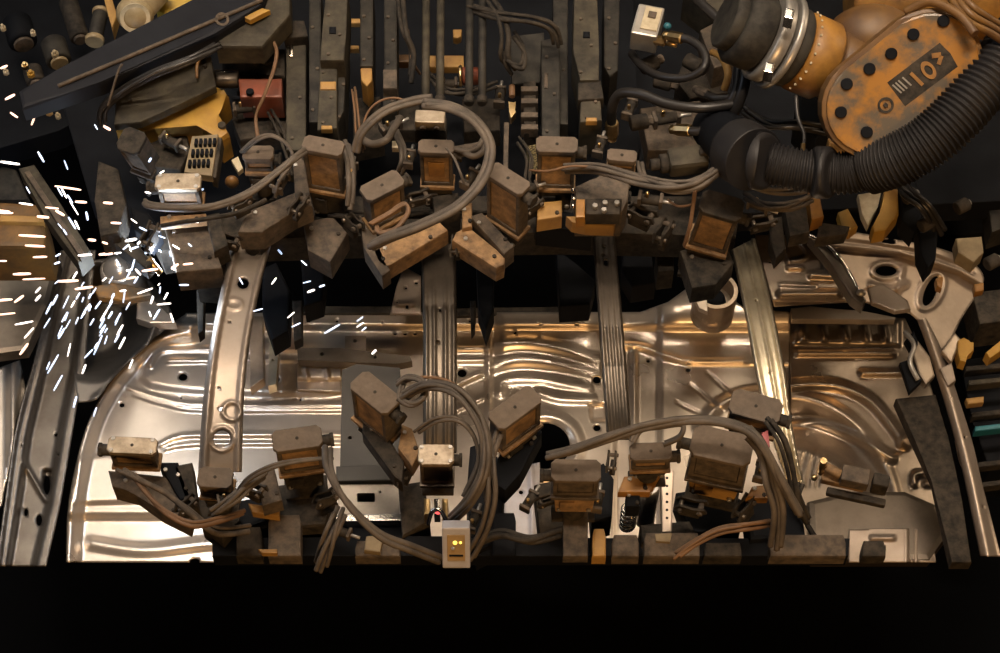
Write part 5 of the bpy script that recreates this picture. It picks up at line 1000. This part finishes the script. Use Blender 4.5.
for a in ((299, 206, 1.18, 60, .8, 'toggle link wedged between the large tan clamp and the drooping cables'),
          (352, 222, 1.1, -50, .8, 'toggle link between the large tan clamp and the tilted clamp by the ring'),
          (418, 198, 1.15, 20, .8, 'toggle link under the orange-windowed clamp'),
          (456, 246, 1.04, 80, .7, 'toggle link at the far end of the ribbed roof bow'),
          (532, 206, 1.12, 40, .8, 'toggle link between the leaning clamp and the upright tan clamp'),
          (640, 214, 1.12, -30, 1.0, 'toggle link beside the bolted gripper block'),
          (664, 232, 1.05, 60, .9, 'toggle link at the side of the big dark clamp'),
          (762, 222, 1.0, 15, .9, 'toggle link over the far end of the curved bright bow'),
          (240, 204, 1.14, 35, .8, 'toggle link below the small ridged clamp'),
          (228, 240, 1.02, -20, .8, 'toggle link beside the far end of the broad roof bow'),
          (150, 236, 1.1, 70, .9, 'toggle link lit by the weld beside the pale-lidded clamp'),
          (186, 506, 1.12, 40, .8, 'toggle link under the corner clamp'),
          (252, 488, 1.12, -30, .9, 'toggle link between the small near clamp and the wide tilted clamp'),
          (326, 498, 1.0, 25, .9, 'toggle link beside the slotted box'),
          (404, 470, 1.05, 70, .8, 'toggle link beside the bright-lidded clamp'),
          (548, 500, 1.08, 20, .8, 'toggle link below the clamp under the thick cable'),
          (612, 462, 1.15, 80, .7, 'toggle link between the clamp under the thick cable and the orange-plated one'),
          (690, 506, 1.1, -15, 1.0, 'toggle link beneath the large tilted clamp'),
          (744, 508, 1.08, 50, .9, 'toggle link among the falling cables near the wheel house')):
    toggle(*a)
for a in ((282, 182, 1.22, 70, .8, 'small air cylinder beside the small ridged clamp'),
          (352, 172, 1.2, 85, .8, 'small air cylinder standing between the large tan clamp and the cable ring'),
          (410, 158, 1.18, 80, .7, 'small air cylinder inside the cable ring beside the orange-windowed clamp'),
          (470, 178, 1.2, 60, .8, 'small air cylinder inside the cable ring near the leaning clamp'),
          (392, 126, 1.12, 30, .8, 'small air cylinder under the arch of the cable ring'),
          (530, 188, 1.15, 20, .7, 'small air cylinder beside the speckled patch and the upright tan clamp'),
          (600, 146, 1.15, 75, .8, 'small air cylinder between the upright tan clamp and the small low clamp'),
          (652, 200, 1.16, -10, .9, 'small air cylinder below the thick bundle of grey cables'),
          (760, 206, 1.14, -25, .8, 'small air cylinder under the hose collar'),
          (668, 118, 1.12, 12, 1.0, 'air cylinder on the brown sloping casting'),
          (630, 108, 1.08, 70, .8, 'air cylinder beside the hose elbow and broad curved arm'),
          (500, 96, 1.02, 85, .8, 'air cylinder in the shadowed gap beside the brass star'),
          (448, 84, 1.0, 0, .8, 'air cylinder below the amber plate and the pipes'),
          (300, 158, 1.1, 85, .7, 'air cylinder at the end of the hooked box arm'),
          (246, 108, 1.06, 10, .8, 'air cylinder below the red actuator'),
          (172, 142, 1.1, -30, .8, 'air cylinder on the dark hinge block'),
          (230, 498, 1.18, 15, .8, 'air cylinder under the small near clamp'),
          (342, 532, 1.0, -20, .8, 'air cylinder below the slotted box'),
          (474, 520, 1.05, 70, .8, 'air cylinder beside the sensor box'),
          (530, 500, 1.05, 60, .8, 'air cylinder between the leaning clamp and the pale sheet'),
          (598, 500, 1.05, 80, .8, 'air cylinder beside the coil spring'),
          (760, 470, 1.2, 75, .8, 'air cylinder hidden among the falling cables')):
    cylinder(*a)
cable('thin dark wire threading through the gap behind the upright tan clamp', [(520, 140, 1.1), (530, 158, 1.14), (528, 180, 1.14), (536, 204, 1.1)], 1.5, 'dusty_dark', n=3, spread=4)
cable('dark wire sagging between the twin pipes and the cable ring', [(430, 74, 1.12), (446, 90, 1.14), (470, 92, 1.14), (496, 84, 1.12)], 1.8, 'dusty_dark', n=3, spread=4)
cable('dark wire hanging behind the small ridged clamp', [(270, 110, 1.06), (280, 128, 1.1), (288, 150, 1.1), (296, 176, 1.08)], 1.8, 'dusty_dark', n=3, spread=4)
cable('dark wire along the top of the far cross rail', [(330, 214, 1.0), (372, 216, 1.02), (430, 214, 1.04), (500, 214, 1.02), (560, 210, 1.0)], 2, 'dusty_dark', n=3, spread=4)
cable('black hose sagging across the bed below the tool flange', [(744, 110, 1.2), (768, 124, 1.22), (796, 126, 1.24), (824, 130, 1.2)], 2.6, 'hose_black', n=3, spread=5)
cable('dark cable bunch hanging in the gloom beside the yellow bracket', [(900, 170, 1.0), (906, 190, 1.04), (924, 206, 1.04), (940, 230, .95)], 2.6, 'hose_black', n=4, spread=6)
cable('dark cable lying along the near rail by the sensor box', [(470, 546, 1.08), (500, 534, 1.1), (530, 540, 1.1), (560, 532, 1.06)], 2.6, 'dusty_dark', n=3, spread=4)
